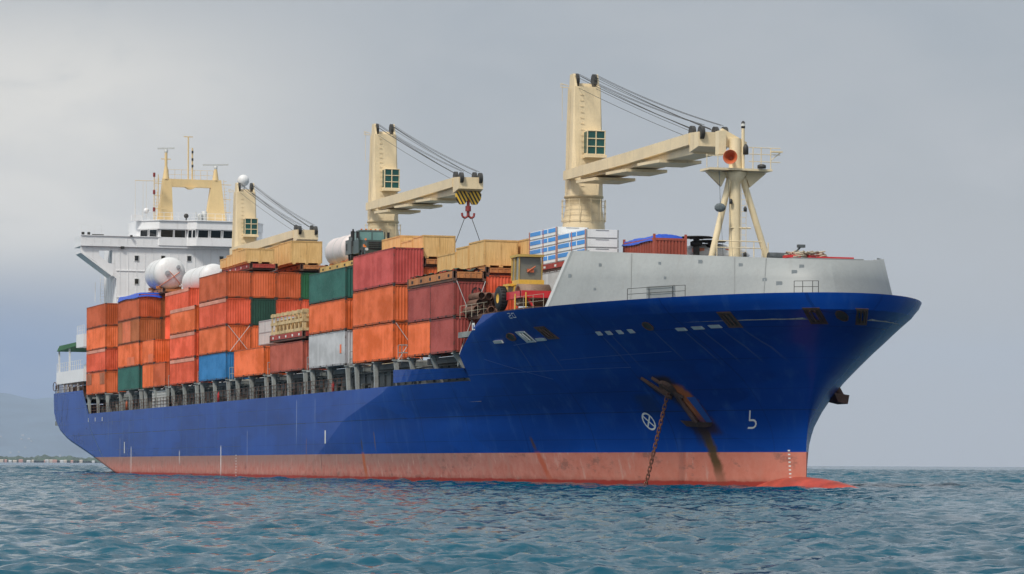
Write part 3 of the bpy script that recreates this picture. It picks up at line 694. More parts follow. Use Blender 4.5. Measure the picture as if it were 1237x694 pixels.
for a, b in (((16.5, 7.9), (38, 7.95)), ((20.5, 8.95), (28.5, 7.35)), ((26.3, 9.75), (31.0, 9.95))): decal('scrape_line', stroke([a, b], .03), paint('pale_blue_scrape', (.05, .11, .33), .5, .1))
decal('scrape_line', stroke([(31, 8.6), (43, 8.85)], .022), MATS['pale_blue_scrape'])
for x in (-150.4, -146.8): decal('raking_line', stroke([(x-1.4, 6.5), (x, 9.0)], .10), STEEL_DARK)
decal('raking_line', stroke([(-136.9, 9.75), (-131.5, 5.2), (-126, 3.0), (-121.5, 1.2)], .07), paint('grey_green_line', (.10, .16, .15), .6, .1))
# rust-stained fairleads and chocks let into the flare
def recess(x, z, wx, h, lean=0.0, frame=RUSTY, bars=True, round_=False):
    n_ = 16 if round_ else 4
    G_ = plating(x, z); F_ = lambda a, b: (a, b)
    if round_: pl = [F_(wx/2*math.cos(2*math.pi*i/n_), h/2*math.sin(2*math.pi*i/n_)) for i in range(n_)]
    else: pl = [F_(-wx/2-lean*h/2, h/2), F_(-wx/2+lean*h/2, -h/2), F_(wx/2+lean*h/2, -h/2), F_(wx/2-lean*h/2, h/2)]
    pi = [(a*.72, b*.72) for a, b in pl]
    m = MB(); A_ = [G_(a, b, .07) for a, b in pl]; B_ = [G_(a, b, .07) for a, b in pi]; C_ = [G_(a, b, .02) for a, b in pi]; E_ = [G_(a, b, .0) for a, b in pl]
    k = len(pl); m.add(A_+B_+C_+E_, [(i, (i+1) % k, (i+1) % k+k, i+k) for i in range(k)]+[(i+k, (i+1) % k+k, (i+1) % k+2*k, i+2*k) for i in range(k)]+[(i+3*k, (i+1) % k+3*k, (i+1) % k, i) for i in range(k)])
    o = part('fairlead', m, frame, ship)
    m = MB(); m.add(C_, [tuple(range(k))]); part('opening', m, STEEL_DARK, o)
    if bars:
        m = MB()
        for q in (.3, .7):
            aa = G_(pi[0][0]+(pi[-1][0]-pi[0][0])*q, h*.33, .06); bb = G_(pi[1][0]+(pi[2][0]-pi[1][0])*q, -h*.33, .06); m.tube(aa, bb, .06, n=6)
        part('roller', m, RUSTY if frame is not GREYLITE else GREYLITE, o)
recess(26.8, 10.31, 1.3, .55, .2, round_=True, bars=False); recess(28.9, 10.25, 1.3, .75, .9, GREYLITE); recess(32.0, 10.42, 1.4, .85, .9)
recess(43.3, 10.47, .9, .55, round_=True, bars=False); recess(49.9, 10.67, 1.05, .95, .25)
BR = plating(52.0, 10.82)
def arc_for(y): return min(np.linspace(0, 8, 161), key=lambda a: abs(BR(a, 0, 0).y-y))
for y_, w_, h_, l_, r_f in ((12.3, 1.1, .95, 0.0, False), (13.95, .85, .62, 0, True), (15.4, 1.0, .95, -.4, False)):
    a_ = float(arc_for(y_)); G2 = (lambda a0: (lambda a, b, out=.012: BR(a+a0, b, out)))(a_); PL_SAVE = plating
    plating = lambda x, z, G2=G2: G2
    recess(0, 0, w_, h_, l_, round_=r_f, bars=not r_f); plating = PL_SAVE
for x, z, wd in ((24.5, 10.05, 1.3), (30.7, 10.02, 1.2), (45.8, 10.2, .75), (47.15, 10.25, .8), (48.45, 10.3, .8)):
    m = MB(); wd = wd/math.sqrt(1+hull_frame(x, z)[0]**2); m.hexa([on_hull(x-wd/2, z-.09, 0), on_hull(x+wd/2, z-.09, 0), on_hull(x+wd/2, z-.09, .12), on_hull(x-wd/2, z-.09, .12)], [on_hull(x-wd/2, z+.09, 0), on_hull(x+wd/2, z+.09, 0), on_hull(x+wd/2, z+.09, .12), on_hull(x-wd/2, z+.09, .12)])
    part('hull_bracket', m, GREYLITE, ship)
for x, z in ((38.0, 10.18), (39.05, 10.18), (40.2, 10.2), (41.35, 10.22)):
    m = MB(); m.hexa([on_hull(x-.2, z-.12, 0), on_hull(x+.2, z-.12, 0), on_hull(x+.2, z-.12, .1), on_hull(x-.2, z-.12, .1)], [on_hull(x-.2, z+.12, 0), on_hull(x+.2, z+.12, 0), on_hull(x+.2, z+.12, .1), on_hull(x-.2, z+.12, .1)])
    part('hull_vent', m, GREYLITE, ship)
decal('anchor_plate', [[(40.75, 5.93), (41.5, 5.95), (41.7, 4.3), (41.2, 4.2)]], paint('fresh_blue_plate', (0.018, 0.075, 0.30), .35, .06), .02)
# starboard hawse pipe, anchor housed in it and the chain running to the water
hp = on_hull(39.75, 6.55, .05)
b_ = MB()
for i in range(18):
    a, b = 2*math.pi*i/18, 2*math.pi*(i+1)/18
    p = [on_hull(39.75+.62*math.cos(q), 6.55+.5*math.sin(q), .02) for q in (a, b)]; q_ = [on_hull(39.75+.42*math.cos(q), 6.55+.34*math.sin(q), .24) for q in (a, b)]; q2 = [on_hull(39.75+.34*math.cos(q), 6.55+.28*math.sin(q), .05) for q in (a, b)]
    b_.add(p+q_[::-1], [(0, 1, 2, 3)], True); b_.add(q_+q2[::-1], [(0, 1, 2, 3)], True)
hw = part('hawse_pipe', b_, RUSTY, ship)
b_ = MB(); b_.add([on_hull(39.75+.36*math.cos(2*math.pi*i/18), 6.55+.3*math.sin(2*math.pi*i/18), .06) for i in range(18)], [tuple(range(18))]); part('opening', b_, STEEL_DARK, hw)
for x in (38.1, 39.1):
    b_ = MB(); b_.tube(on_hull(x, 7.25, .0), on_hull(x+1.35, 5.9, .04), .13, .16, n=10); part('chain_bolster', b_, RUSTY, hw)
b_ = MB(); a = on_hull(40.2, 6.2, .14); c = on_hull(40.5, 4.3, .16)
b_.tube(a, c, .15, .20, n=10)
b_.hexa([on_hull(39.2, 4.12, .02), on_hull(41.4, 4.0, .02), on_hull(41.0, 3.98, .2), on_hull(39.5, 4.05, .2)], [on_hull(38.9, 4.42, .02), on_hull(41.7, 4.25, .02), on_hull(41.1, 4.32, .24), on_hull(39.5, 4.42, .24)])
part('anchor', b_, paint('rust_red_anchor', (.07, .032, .025), .6, .25, rust=.2), ship)
chain = MB(); p0 = on_hull(39.9, 6.3, .35); p1 = Vector((p0.x-.9, p0.y-1.35, -.5))
nl = 26
for i in range(nl):
    a = p0.lerp(p1, i/nl); b = p0.lerp(p1, (i+1.25)/nl); d = (b-a).normalized(); s1 = d.cross(Vector((1, 0, 0))).normalized() if i % 2 else d.cross(d.cross(Vector((1, 0, 0)))).normalized()
    wv = .10; chain.path([a+s1*wv, b+s1*wv], .042, 6); chain.path([a-s1*wv, b-s1*wv], .042, 6); chain.path([a-s1*wv, a+s1*wv], .042, 6); chain.path([b-s1*wv, b+s1*wv], .042, 6)
part('anchor_chain', chain, paint('rusty_chain', (.16, .06, .035), .75, .3), ship)
b_ = MB(); pa_ = Vector((42.0, 2*BH-yhull(42.0, 6.6)-.55, 6.6))
b_.tube(pa_+Vector((0, -.3, 1.2)), pa_+Vector((.1, .75, -.7)), .2, .26, n=8)
b_.hexa([pa_+Vector((-.8, .1, -.9)), pa_+Vector((.9, .1, -.9)), pa_+Vector((.9, .8, -1.05)), pa_+Vector((-.8, .8, -1.05))], [pa_+Vector((-.8, -.2, -.3)), pa_+Vector((.9, -.2, -.3)), pa_+Vector((.7, 1.0, -.45)), pa_+Vector((-.6, 1.0, -.45))])
part('anchor', b_, RUSTY, ship)

# ------------------------------------------------------------------ bridge and accommodation
XH = -138.0; YC = 14.2; WT = -.15
hs = MB(); XB = -146.2
hs.box((XB, 4.22, 6.5), (XH, 2*YC-4.22, 27.45)); hs.box((-152.0, 6.2, 6.5), (XB, 2*YC-6.2, 26.5))
house = part('superstructure', hs, WHITE, ship)
sf = MB()
for y in np.arange(4.6, 24.2, 1.02): sf.box((XH+.002, y-.03, 12), (XH+.045, y+.03, 27.4))
for z in (18.4, 21.3, 24.5): sf.box((XH+.004, 4.2, z-.05), (XH+.075, 24.2, z+.05))
for x in np.arange(-145.4, -138.2, 1.1): sf.box((x-.03, 4.17, 12), (x+.03, 4.218, 27.4))
part('wall_stiffener', sf, WHITE, house)
# bridge deck with wings: parapet, brackets
wb2 = MB()
wb2.box((-142.6, WT, 27.35), (XH+.35, 2*YC-WT, 27.62))
part('bridge_deck', wb2, WHITE, house)
PPS = []
for ya, yb2 in ((WT, 9.6), (2*YC-9.6, 2*YC-WT)): 
    pp = MB(); pp.box((XH+.15, ya, 27.625), (XH+.33, yb2, 28.62)); y = WT+.02 if ya < 5 else 2*YC-WT-.18
    pp.box((-142.5, y, 27.625), (XH+.16, y+.16, 28.615)); PPS.append(pp)
part('wing_parapet', PPS[1], WHITE, house); pp = PPS[0]
for y in np.arange(.4, 9.4, 1.0): pp.box((XH+.332, y-.025, 27.65), (XH+.37, y+.025, 28.6))
pp.box((XH+.333, WT, 28.58), (XH+.45, 9.6, 28.66))
part('wing_parapet', pp, WHITE, house)
for s_ in (0, 1):
    bw = MB()
    # web plate with an opening, built round the hole
    P_ = lambda y: y if s_ == 0 else 2*YC-y
    for pl in ([(WT+.03, 27.34), (2.1, 27.34), (2.1, 26.85), (WT+.03, 26.75)], [(WT+.03, 26.75), (2.1, 26.85), (2.1, 26.3), (1.4, 25.7)], [(2.1, 27.34), (4.22, 27.34), (4.22, 26.9), (2.1, 26.85)],
               [(3.7, 26.9), (4.22, 26.9), (4.22, 25.3), (3.7, 25.3)], [(1.4, 25.7), (2.1, 26.3), (3.3, 25.35), (3.55, 24.05)], [(3.3, 25.35), (4.22, 25.3), (4.22, 23.5), (3.55, 24.05)]):
        bw.prism([(P_(y), z) for y, z in pl], 0, XH-.25, XH-.02)
    bw.prism([(P_(y), z) for y, z in ((WT+.03, 26.75), (3.7, 23.95), (3.7, 23.75), (WT+.03, 26.5))], 0, XH-3.5, XH+.1)
    part('wing_bracket', bw, WHITE, house)
# wheelhouse with raked front windows
def wfront(y):   # plan of the wheelhouse front
    for (y0, x0), (y1, x1) in zip(WF[:-1], WF[1:]):
        if y0 <= y <= y1: return x0+(x1-x0)*(y-y0)/(y1-y0)
    return WF[0][1]
WF = [(7.0, XH-1.6), (9.3, XH+.45), (12.7, XH+.45), (13.7, XH+1.3), (20.6, XH+1.3), (22.6, XH-1.6)]
wh = MB()
poly = [(x, y) for y, x in WF]+[(-145, WF[-1][0]), (-145, 7.0)]
wh.prism(poly, 2, 27.63, 28.52); wh.prism([(x+.06, y) if x > -144 else (x, y) for x, y in poly], 2, 29.62, 30.6)
wh.prism([(x-.25, y) if x > -144 else (x, y) for x, y in poly], 2, 28.52, 29.62)
whp = part('wheelhouse', wh, WHITE, house)
rim = MB(); rim.prism([(x+.22, y) if x > -144 else (x, y) for x, y in poly], 2, 30.605, 30.72); part('roof_edge', rim, WHITE, whp)
for ya, yb2 in ((7.35, 8.15), (8.3, 9.1), (9.5, 11.05), (11.2, 12.55), (12.85, 13.25), (13.3, 13.62), (13.9, 15.2), (15.45, 16.75), (17.0, 18.3), (18.5, 19.7)):
    m = MB()
    def fp(y, z, o): return Vector((wfront(y)-.25+o+(.20*(z-28.6)), y, z))
    m.add([fp(ya, 28.6, .03), fp(yb2, 28.6, .03), fp(yb2, 29.55, .03), fp(ya, 29.55, .03)], [(0, 1, 2, 3)])
    o = part('bridge_window', m, GLASS, house)
    f = MB()
    for a, b in (((ya, 28.6), (yb2, 28.6)), ((yb2, 28.6), (yb2, 29.55)), ((yb2, 29.55), (ya, 29.55)), ((ya, 29.55), (ya, 28.6))): f.tube(fp(*a, .04), fp(*b, .04), .05, n=4)
    part('frame', f, WHITE, o)
for y, z in ((6.65, 26.02), (9.88, 26.1), (13.09, 26.15), (17.08, 26.2), (20.3, 26.2), (6.66, 23.23), (9.88, 23.25), (13.2, 23.3), (17.1, 23.3)):
    m = MB(); m.box((XH+.01, y-.22, z-.3), (XH+.055, y+.22, z+.3)); o = part('cabin_window', m, GLASS, house)
    f = MB()
    for a, b in (((-.27, -.36), (.27, -.30)), ((-.27, .30), (.27, .36)), ((-.27, -.295), (-.225, .295)), ((.225, -.295), (.27, .295))): f.box((XH+.005, y+a[0], z+a[1]), (XH+.08, y+b[0], z+b[1]))
    part('frame', f, GREYLITE, o)
fl2 = MB(); fl2.box((XH+.05, 4.7, 27.1), (XH+.35, 5.1, 27.4)); fl2.box((XH+.45, 5.75, 28.6), (XH+.8, 6.0, 28.75)); part('floodlight', fl2, STEEL_DARK, house)
ld = MB()
for z in np.arange(21.0, 24.0, .35): ld.tube((-145, 4.05, z), (-145, 3.55, z), .03, n=4)
for y in (4.05, 3.55): ld.tube((-145, y, 20.8), (-145, y, 24.2), .04, n=5)
ld.tube((-144.9, 2.9, 21), (-144.9, 2.9, 23.4), .05, n=5)
part('side_ladder', ld, WHITE, house)
# roof gear: rails, lamps, antennas
rl = MB()
for y in np.arange(7.4, 21.8, .9):
    rl.tube((XH-.6, y, 30.7), (XH-.6, y, 31.7), .025, n=5)
for z in (31.2, 31.7): rl.tube((XH-.6, 7.4, z), (XH-.6, 21.6, z), .02, n=5)
for y in np.arange(0, 3.0, .8): rl.tube((XH-.3, y, 28.6), (XH-.3, y, 29.9), .02, n=5)
for z in (29.3, 29.9): rl.tube((XH-.3, -.4, z), (XH-.3, 2.8, z), .015, n=5)
part('roof_rail', rl, WHITE, house)
for y in (.1, .8): lamp = MB(); lamp.cbox((XH+.2, y, 28.85), (.3, .3, .3)); part('wing_lamp', lamp, STEEL_DARK, house)
lamp = MB(); lamp.box((XH+.1, 1.2, 28.63), (XH+.3, 2.6, 28.78)); part('wing_console', lamp, STEEL_DARK, house)
lamp = MB(); lamp.sphere((XH, 12.7, 31.3), .3, 10); lamp.tube((XH, 12.7, 30.7), (XH, 12.7, 31.2), .08); part('searchlight', lamp, STEEL_DARK, house)
ft = MB(); ft.lathe([(0, .25), (.5, .25), (.55, .32), (.9, .32), (1.0, .05)], (XH-1, 14.6, 30.7), (0, 0, 1), 12); ft.lathe([(0, .3), (.9, .3), (1.3, .35), (1.35, .02)], (XH-1.2, 15.2, 30.7), (0, 0, 1), 12)
ft.tube((XH-.9, 14.1, 30.7), (XH-.9, 14.1, 31.9), .06)
part('roof_ventilator', ft, GREYLITE, house)
wa = MB()
for y, z0, z1 in ((6.7, 30.7, 33.0), (8.3, 30.7, 33.6), (7.2, 30.7, 32.4)): wa.tube((XH-1.5, y, z0), (XH-1.5, y, z1), .03, n=5)
wa.cbox((XH-1.4, 6.9, 31.0), (.8, 1.3, .7)); wa.sphere((XH-1.5, 8.1, 31.9), .35, 10)
part('whip_antenna', wa, WHITE, house)
# radar mast: portal of two tapered legs and a beam
rm_ = MB(); Xm = XH-2.5
def leg(y0a, y0b, y1a, y1b):
    rm_.hexa([(Xm-.8, y0a, 30.6), (Xm+.4, y0a, 30.6), (Xm+.4, y0b, 30.6), (Xm-.8, y0b, 30.6)], [(Xm-.5, y1a, 35.95), (Xm+.3, y1a, 35.95), (Xm+.3, y1b, 35.95), (Xm-.5, y1b, 35.95)])
sc2 = 1.02
leg(9.7, 11.55, 10.35, 11.35); leg(15.65, 18.1, 16.35, 17.5)
rm_.box((Xm-.45, 11.35, 35.0), (Xm+.25, 16.35, 35.95)); rm_.prism([(13.0, 35.02), (14.4, 35.02), (13.9, 34.75), (13.5, 34.75)], 0, Xm-.4, Xm+.5)
rm_.tube((Xm, 10.7, 35.9), (Xm, 10.7, 37.4), .42, .2, n=10); rm_.tube((Xm, 10.7, 37.4), (Xm, 10.7, 39.3), .17, n=8)
rm_.tube((Xm, 16.85, 35.9), (Xm, 16.85, 37.3), .4, .18, n=10)
rm_.tube((Xm, 13.45, 35.9), (Xm, 13.45, 41.2), .09, n=8); rm_.tube((Xm, 13.95, 35.9), (Xm, 13.95, 39.8), .10, n=8); rm_.box((Xm-.05, 12.9, 41.1), (Xm+.05, 14.0, 41.2))
rm_.box((Xm-.05, 10.1, 38.3), (Xm+.05, 11.3, 38.4))
radar_mast = part('radar_mast', rm_, YELLOW_MAST, house)
r_ = MB()
for y in np.arange(11.0, 16.6, .8): r_.tube((Xm, y, 35.95), (Xm, y, 37.1), .025, n=5)
for z in (36.5, 37.1): r_.tube((Xm, 11, z), (Xm, 16.6, z), .02, n=5)
for y in (9.5, 18.0):
    for z in np.arange(31, 36, .4): r_.box((Xm+.2, y-.2, z), (Xm+.26, y+.2, z+.04))
    for dy in (-.2, .2): r_.tube((Xm+.23, y+dy, 30.8), (Xm+.23, y+dy+(.5 if y < 12 else -.4), 36), .03, n=5)
for z in (32, 33.6, 35.4): r_.box((Xm, 17.6, z), (Xm+.08, 18.8, z+.07))
part('mast_rail', r_, YELLOW_MAST, house)
for y, z, wdt, rot in ((10.7, 39.35, 2.0, .25), (16.85, 37.55, 3.1, .1)):
    a = MB(); a.lathe([(0, .2), (.35, .25), (.4, .05)], (Xm, y, z-.2), (0, 0, 1), 10)
    d = Vector((math.sin(rot), math.cos(rot), .03)); c = Vector((Xm, y, z+.3)); e = d*wdt/2
    a.hexa([c-e+Vector((-.1, 0, -.09)), c+e+Vector((-.1, 0, -.09)), c+e+Vector((.1, 0, -.09)), c-e+Vector((.1, 0, -.09))], [c-e+Vector((-.1, 0, .09)), c+e+Vector((-.1, 0, .09)), c+e+Vector((.1, 0, .09)), c-e+Vector((.1, 0, .09))])
    part('radar_antenna', a, GREYLITE, house)
lt = MB()
for z in (37.6, 38.4, 39.3): lt.cbox((Xm+.1, 13.95, z), (.2, .2, .3))
part('navigation_light', lt, STEEL_DARK, house)
sg = MB()
for y in (8.95, 9.45): sg.tube((XH-1, y, 30.7), (XH-1, y, 36.3), .06, n=6)
sg.tube((XH-1, 6.6, 35.5), (XH-1, 10.0, 35.5), .035, n=5)
for z in (32.2, 33.8, 35.2): sg.tube((XH-1, 8.9, z), (XH-1, 10.3, z), .035, n=5)
for y in (6.65, 7.6, 8.0): sg.tube((XH-1, y, 35.5), (XH-1, y, 31), .012, n=4)
part('signal_mast', sg, YELLOW_MAST, house)
sg = MB()
for z in (31.8, 33.9, 36.0): sg.tube((XH-1, 8.95, z), (XH-1, 8.95, z+.5), .15, n=8)
part('signal_lantern', sg, REDDARK, house)
dm = MB(); dm.tube((XH-1.5, 20.1, 30.6), (XH-1.5, 20.1, 35.3), .22, n=8); part('dome_post', dm, WHITE, house)
dm = MB(); dm.sphere((XH-1.5, 20.1, 35.95), .72, 18); part('satellite_dome', dm, WHITE2, house)
# decks over the stern with awning, rails and mooring gear
sd = MB(); sd.box((-157.4, .3, 11.15), (-138.2, 27.5, 12.65)); sd.box((-143.2, .3, 15.3), (-138.2, 27, 16.85))
for x, y in ((-157.1, .5), (-152.5, .5), (-150, .5), (-147.5, .5), (-143, .5), (-150, 5), (-145, 6)): sd.box((x-.12, y-.12, 9.2), (x+.12, y+.12, 11.2))
for x in (-157.1, -149.5): sd.box((x-.09, .5, 12.6), (x+.09, .7, 15.9))
sd.tube((-146, 3, 12.6), (-146, 3, 15), .12); sd.sphere((-147, 2.5, 13.1), .6, 10, 2.2, 1, .8)
part('stern_deckhouse', sd, WHITE, ship)
sd = MB(); sd.hexa([(-157.2, .3, 15.3), (-143.3, .3, 15.55), (-143.3, 9, 15.55), (-157.2, 9, 15.3)], [(-155.3, .3, 15.95), (-143.3, .3, 16.0), (-143.3, 9, 16.0), (-155.3, 9, 15.95)]); part('awning', sd, GREENAWN, ship)
sd = MB()
for x in np.arange(-157.2, -139, 1.4): sd.tube((x, .35, 12.65), (x, .35, 13.75), .03, n=5)
for z in (13.2, 13.75): sd.tube((-157.2, .35, z), (-139, .35, z), .025, n=5)
for x in np.arange(-143, -138, 1.2): sd.tube((x, .4, 16.85), (x, .4, 17.9), .03, n=5)
for z in (17.3, 17.9): sd.tube((-143, .4, z), (-138.3, .4, z), .025, n=5)
for y in np.arange(.4, 9, 1.2): sd.tube((-157.3, y, 12.65), (-157.3, y, 13.75), .03, n=5)
part('deck_rail', sd, WHITE, ship)
sd = MB()
for x in np.arange(-157.3, -137.5, .9): sd.tube((x, .2, 10.0), (x, .2, 11.0), .035, n=5)
for z in (10.4, 10.7, 11.0): sd.tube((-157.3, .2, z), (-137.5, .2, z), .025, n=5)
for x in (-153.5, -149, -144, -141): sd.lathe([(0, .3), (.9, .3), (.95, .45), (1.1, .45), (1.15, 0)], (x, 1.3, 9.3), (0, 0, 1), 10); sd.cbox((x+1.6, 1.6, 10.1), (1.2, 1.2, 1.3))
for i in range(14):
    a, b = 2*math.pi*i/14, 2*math.pi*(i+1)/14; sd.tube((-157.4+1.2*math.cos(a), .1, 10.9+.55*math.sin(a)), (-157.4+1.2*math.cos(b), .1, 10.9+.55*math.sin(b)), .05, n=5)
part('mooring_gear', sd, RUSTY, ship)

# ------------------------------------------------------------------ deck cranes
def wirepts(p, q, sag, n=10):
    p = Vector(p); q = Vector(q); return [p.lerp(q, i/n)+Vector((0, 0, -sag*4*(i/n)*(1-i/n))) for i in range(n+1)]
def crane(px, zring, ztp, zbase_, th, jl, zr, zt, hook):
    O = Vector((px, 15.0, 0)); c, s_ = math.cos(th), math.sin(th)
    def L(x, y, z): return Vector((O.x+x*c-y*s_, O.y+x*s_+y*c, z))
    H = ztp-zring
    b = MB(); b.lathe([(0, 1.72), (1.0, 1.62), (1.9, 1.45), (zring-zbase_-.12, 1.45), (zring-zbase_-.1, 1.56), (zring-zbase_+.06, 1.56)], (O.x, O.y, zbase_), (0, 0, 1), 28)
    b.tube((O.x, O.y, 8.9), (O.x, O.y, zbase_), 1.7, n=24)
    # rotating post: octagonal section low, tapering box above
    def ring(z, hx, hy, ch): return [L(x, y, z) for x, y in ((hx, -hy+ch), (hx, hy-ch), (hx-ch, hy), (-hx+ch, hy), (-hx, hy-ch), (-hx, -hy+ch), (-hx+ch, -hy), (hx-ch, -hy))]
    secs = [(zring+.06, 1.30, 1.34, .55), (zring+1.8, 1.12, 1.28, .32), (zring+H*.5, 1.0, 1.20, .12), (ztp-1.1, .86, 1.10, .06)]
    pts = [p for q in secs for p in ring(*q)]; n = 8
    b.add(pts, [(k*n+i, k*n+(i+1) % n, (k+1)*n+(i+1) % n, (k+1)*n+i) for k in range(3) for i in range(n)]+[tuple(range(24, 32)), tuple(range(7, -1, -1))])
    for y in (-.92, .92):   # cheek plates that hold the top sheaves
        b.hexa([L(-.8, y-.1, ztp-1.1), L(.8, y-.1, ztp-1.1), L(.8, y+.1, ztp-1.1), L(-.8, y+.1, ztp-1.1)], [L(-.5, y-.1, ztp-.05), L(.35, y-.1, ztp-.05), L(.35, y+.1, ztp-.05), L(-.5, y+.1, ztp-.05)])
    b.hexa([L(-.75, -.8, ztp-1.1), L(.1, -.8, ztp-1.1), L(.1, .8, ztp-1.1), L(-.75, .8, ztp-1.1)], [L(-.6, -.8, ztp-.75), L(0, -.8, ztp-.75), L(0, .8, ztp-.75), L(-.6, .8, ztp-.75)])
    root = part('deck_crane', b, CREAM, ship)
    for y in (-.72, .72):
        sv = MB(); p = L(.25, y-.12, ztp-.55); q = L(.25, y+.12, ztp-.55); sv.tube(p, q, .52, n=18); part('sheave', sv, STEEL_DARK, root)
    # ladder cage / rail round the pedestal
    r_ = MB()
    for i in range(12):
        a = 2*math.pi*i/12; p = Vector((O.x+1.75*math.cos(a), O.y+1.75*math.sin(a), 0)); r_.tube(p+Vector((0, 0, zring-2.0)), p+Vector((0, 0, zring-.25)), .03, n=5)
    for z in (zring-1.9, zring-1.3, zring-.75, zring-.3):
        for i in range(24):
            a, a2 = 2*math.pi*i/24, 2*math.pi*(i+1)/24; r_.tube((O.x+1.75*math.cos(a), O.y+1.75*math.sin(a), z), (O.x+1.75*math.cos(a2), O.y+1.75*math.sin(a2), z), .022, n=4)
    for z in np.arange(zring+.3, ztp-1.5, .45): r_.tube(L(1.30-.45*(z-zring)/H, -.62, z), L(1.30-.45*(z-zring)/H, -.32, z), .02, n=4)
    for z in np.arange(zring+.4, ztp-1.3, .4): yl = -1.36+.26*(z-zring)/H-.1; r_.tube(L(-.25, yl, z), L(.15, yl, z), .018, n=4)
    for xx in (-.25, .15): r_.tube(L(xx, -1.46, zring+.3), L(xx, -1.22, ztp-1.2), .025, n=4)
    r_.path([L(-.6, -1.15, ztp-.9), L(-.6, -1.75, ztp-.75), L(-.6, -1.75, ztp-1.05), L(-.6, -1.1, ztp-1.05)], .03)
    r_.tube(L(-.7, -1.6, ztp-.75), L(-.7, -1.6, zring+H*.62), .02, n=4)
    part('service_rail', r_, CREAM2, root)
    # cab on the forward face
    zc = zring+H*.405; fx = 1.05
    cb_ = MB(); cb_.hexa([L(fx-.1, -.35, zc-.75), L(fx+.75, -.30, zc-.75), L(fx+.75, 1.15, zc-.75), L(fx-.1, 1.15, zc-.75)], [L(fx-.1, -.35, zc+1.15), L(fx+.85, -.30, zc+1.15), L(fx+.85, 1.15, zc+1.15), L(fx-.1, 1.15, zc+1.15)])
    cb_.hexa([L(fx-.1, -.45, zc-.98), L(fx+.95, -.42, zc-.98), L(fx+.95, 1.25, zc-.98), L(fx-.1, 1.25, zc-.98)], [L(fx-.1, -.45, zc-.76), L(fx+.95, -.42, zc-.76), L(fx+.95, 1.25, zc-.76), L(fx-.1, 1.25, zc-.76)])
    part('crane_cab', cb_, CREAM, root)
    gl = MB(); e = .012
    gl.add([L(fx+.755+e, -.24, zc-.7), L(fx+.755+e, 1.1, zc-.7), L(fx+.85+e, 1.1, zc+1.1), L(fx+.85+e, -.24, zc+1.1)], [(0, 1, 2, 3)])
    gl.add([L(fx+.05, -.34-e, zc-.6), L(fx+.68, -.31-e, zc-.6), L(fx+.76, -.31-e, zc+1.05), L(fx+.05, -.34-e, zc+1.05)], [(0, 1, 2, 3)])
    part('cab_glass', gl, GREENGLASS, root)
    fr = MB()
    for yy in (-.3, .4, 1.13): fr.tube(L(fx+.78, yy, zc-.75), L(fx+.88, yy, zc+1.15), .05, n=5)
    for k in range(4): z = zc-.72+k*.61; fr.tube(L(fx+.78+.035*k, -.3, z), L(fx+.78+.035*k, 1.13, z), .045, n=5)
    part('cab_frame', fr, CREAM2, root)
    # jib: two tapering box beams joined by ties and a head
    jb = MB()
    def J(d, y, dz): return L(d, y, zr+(zt-zr)*(d-1.0)/(jl-1.0)+dz)
    for sg_ in (-1, 1):
        def yb_(d): return sg_*(1.62-.55*d/jl)
        for (d0, lo0, hi0), (d1, lo1, hi1) in zip(((.3, -.36, .36), (5, -.38, .42), (jl*.5, -.40, .46)), ((5, -.38, .42), (jl*.5, -.40, .46), (jl-1.6, -.22, .58))):
            jb.hexa([J(d0, yb_(d0)-.17, lo0), J(d1, yb_(d1)-.17, lo1), J(d1, yb_(d1)+.17, lo1), J(d0, yb_(d0)+.17, lo0)], [J(d0, yb_(d0)-.17, hi0), J(d1, yb_(d1)-.17, hi1), J(d1, yb_(d1)+.17, hi1), J(d0, yb_(d0)+.17, hi0)])
    # lower web plating between the beams, set back, that gives the deep belly towards the head
    jb.hexa([J(3.2, -1.25, -.50), J(jl-1.5, -.9, -.85), J(jl-1.5, .9, -.85), J(3.2, 1.25, -.50)], [J(3.2, -1.25, -.30), J(jl-1.5, -.9, .30), J(jl-1.5, .9, .30), J(3.2, 1.25, -.30)])
    for d in (3.6, 3.6+jl*.25, 3.6+jl*.50): jb.hexa([J(d, -1.75, -.86), J(d+jl*.15, -1.6, -.98), J(d+jl*.15, 1.6, -.98), J(d, 1.75, -.86)], [J(d, -1.75, -.66), J(d+jl*.15, -1.6, -.76), J(d+jl*.15, 1.6, -.76), J(d, 1.75, -.66)])
    jb.hexa([J(jl-1.6, -1.2, -.75), J(jl, -1.1, -.45), J(jl, 1.1, -.45), J(jl-1.6, 1.2, -.75)], [J(jl-1.6, -1.2, .62), J(jl, -1.1, .55), J(jl, 1.1, .55), J(jl-1.6, 1.2, .62)])
    jib = part('jib', jb, CREAM, root)
    hs_ = MB(); p = L(.55, -1.78, zr); q = L(.55, 1.78, zr); hs_.tube(p, q, .34, n=14); part('jib_pivot', hs_, CREAM, root)
    for d, dz in ((jl-2.0, .70), (jl-.1, .50)):
        for y in (-.85, .85): sh = MB(); sh.tube(J(d, y-.14, dz), J(d, y+.14, dz), .46, n=18); part('jib_sheave', sh, STEEL_DARK, root)
    wr = MB()
    for k, y in enumerate((-.95, -.72, -.5, .5, .72, .95)):
        wr.path(wirepts(L(.5, y, ztp-.25-.1*(k % 2)), J(jl-2.0-(k % 3)*.5, y, 1.0), .12), .018, 5)
    for y in (-.8, -.6, .6, .8): wr.path(wirepts(L(.6, y, ztp-.12), J(jl-.2, y, 1.05), .25), .018, 5)
    for y in (-.7, .7): wr.path(wirepts(L(.7, y, ztp-1.2), J(jl-4.2, y, .7), .1), .018, 5)
    part('hoist_wire', wr, STEEL_DARK, root)
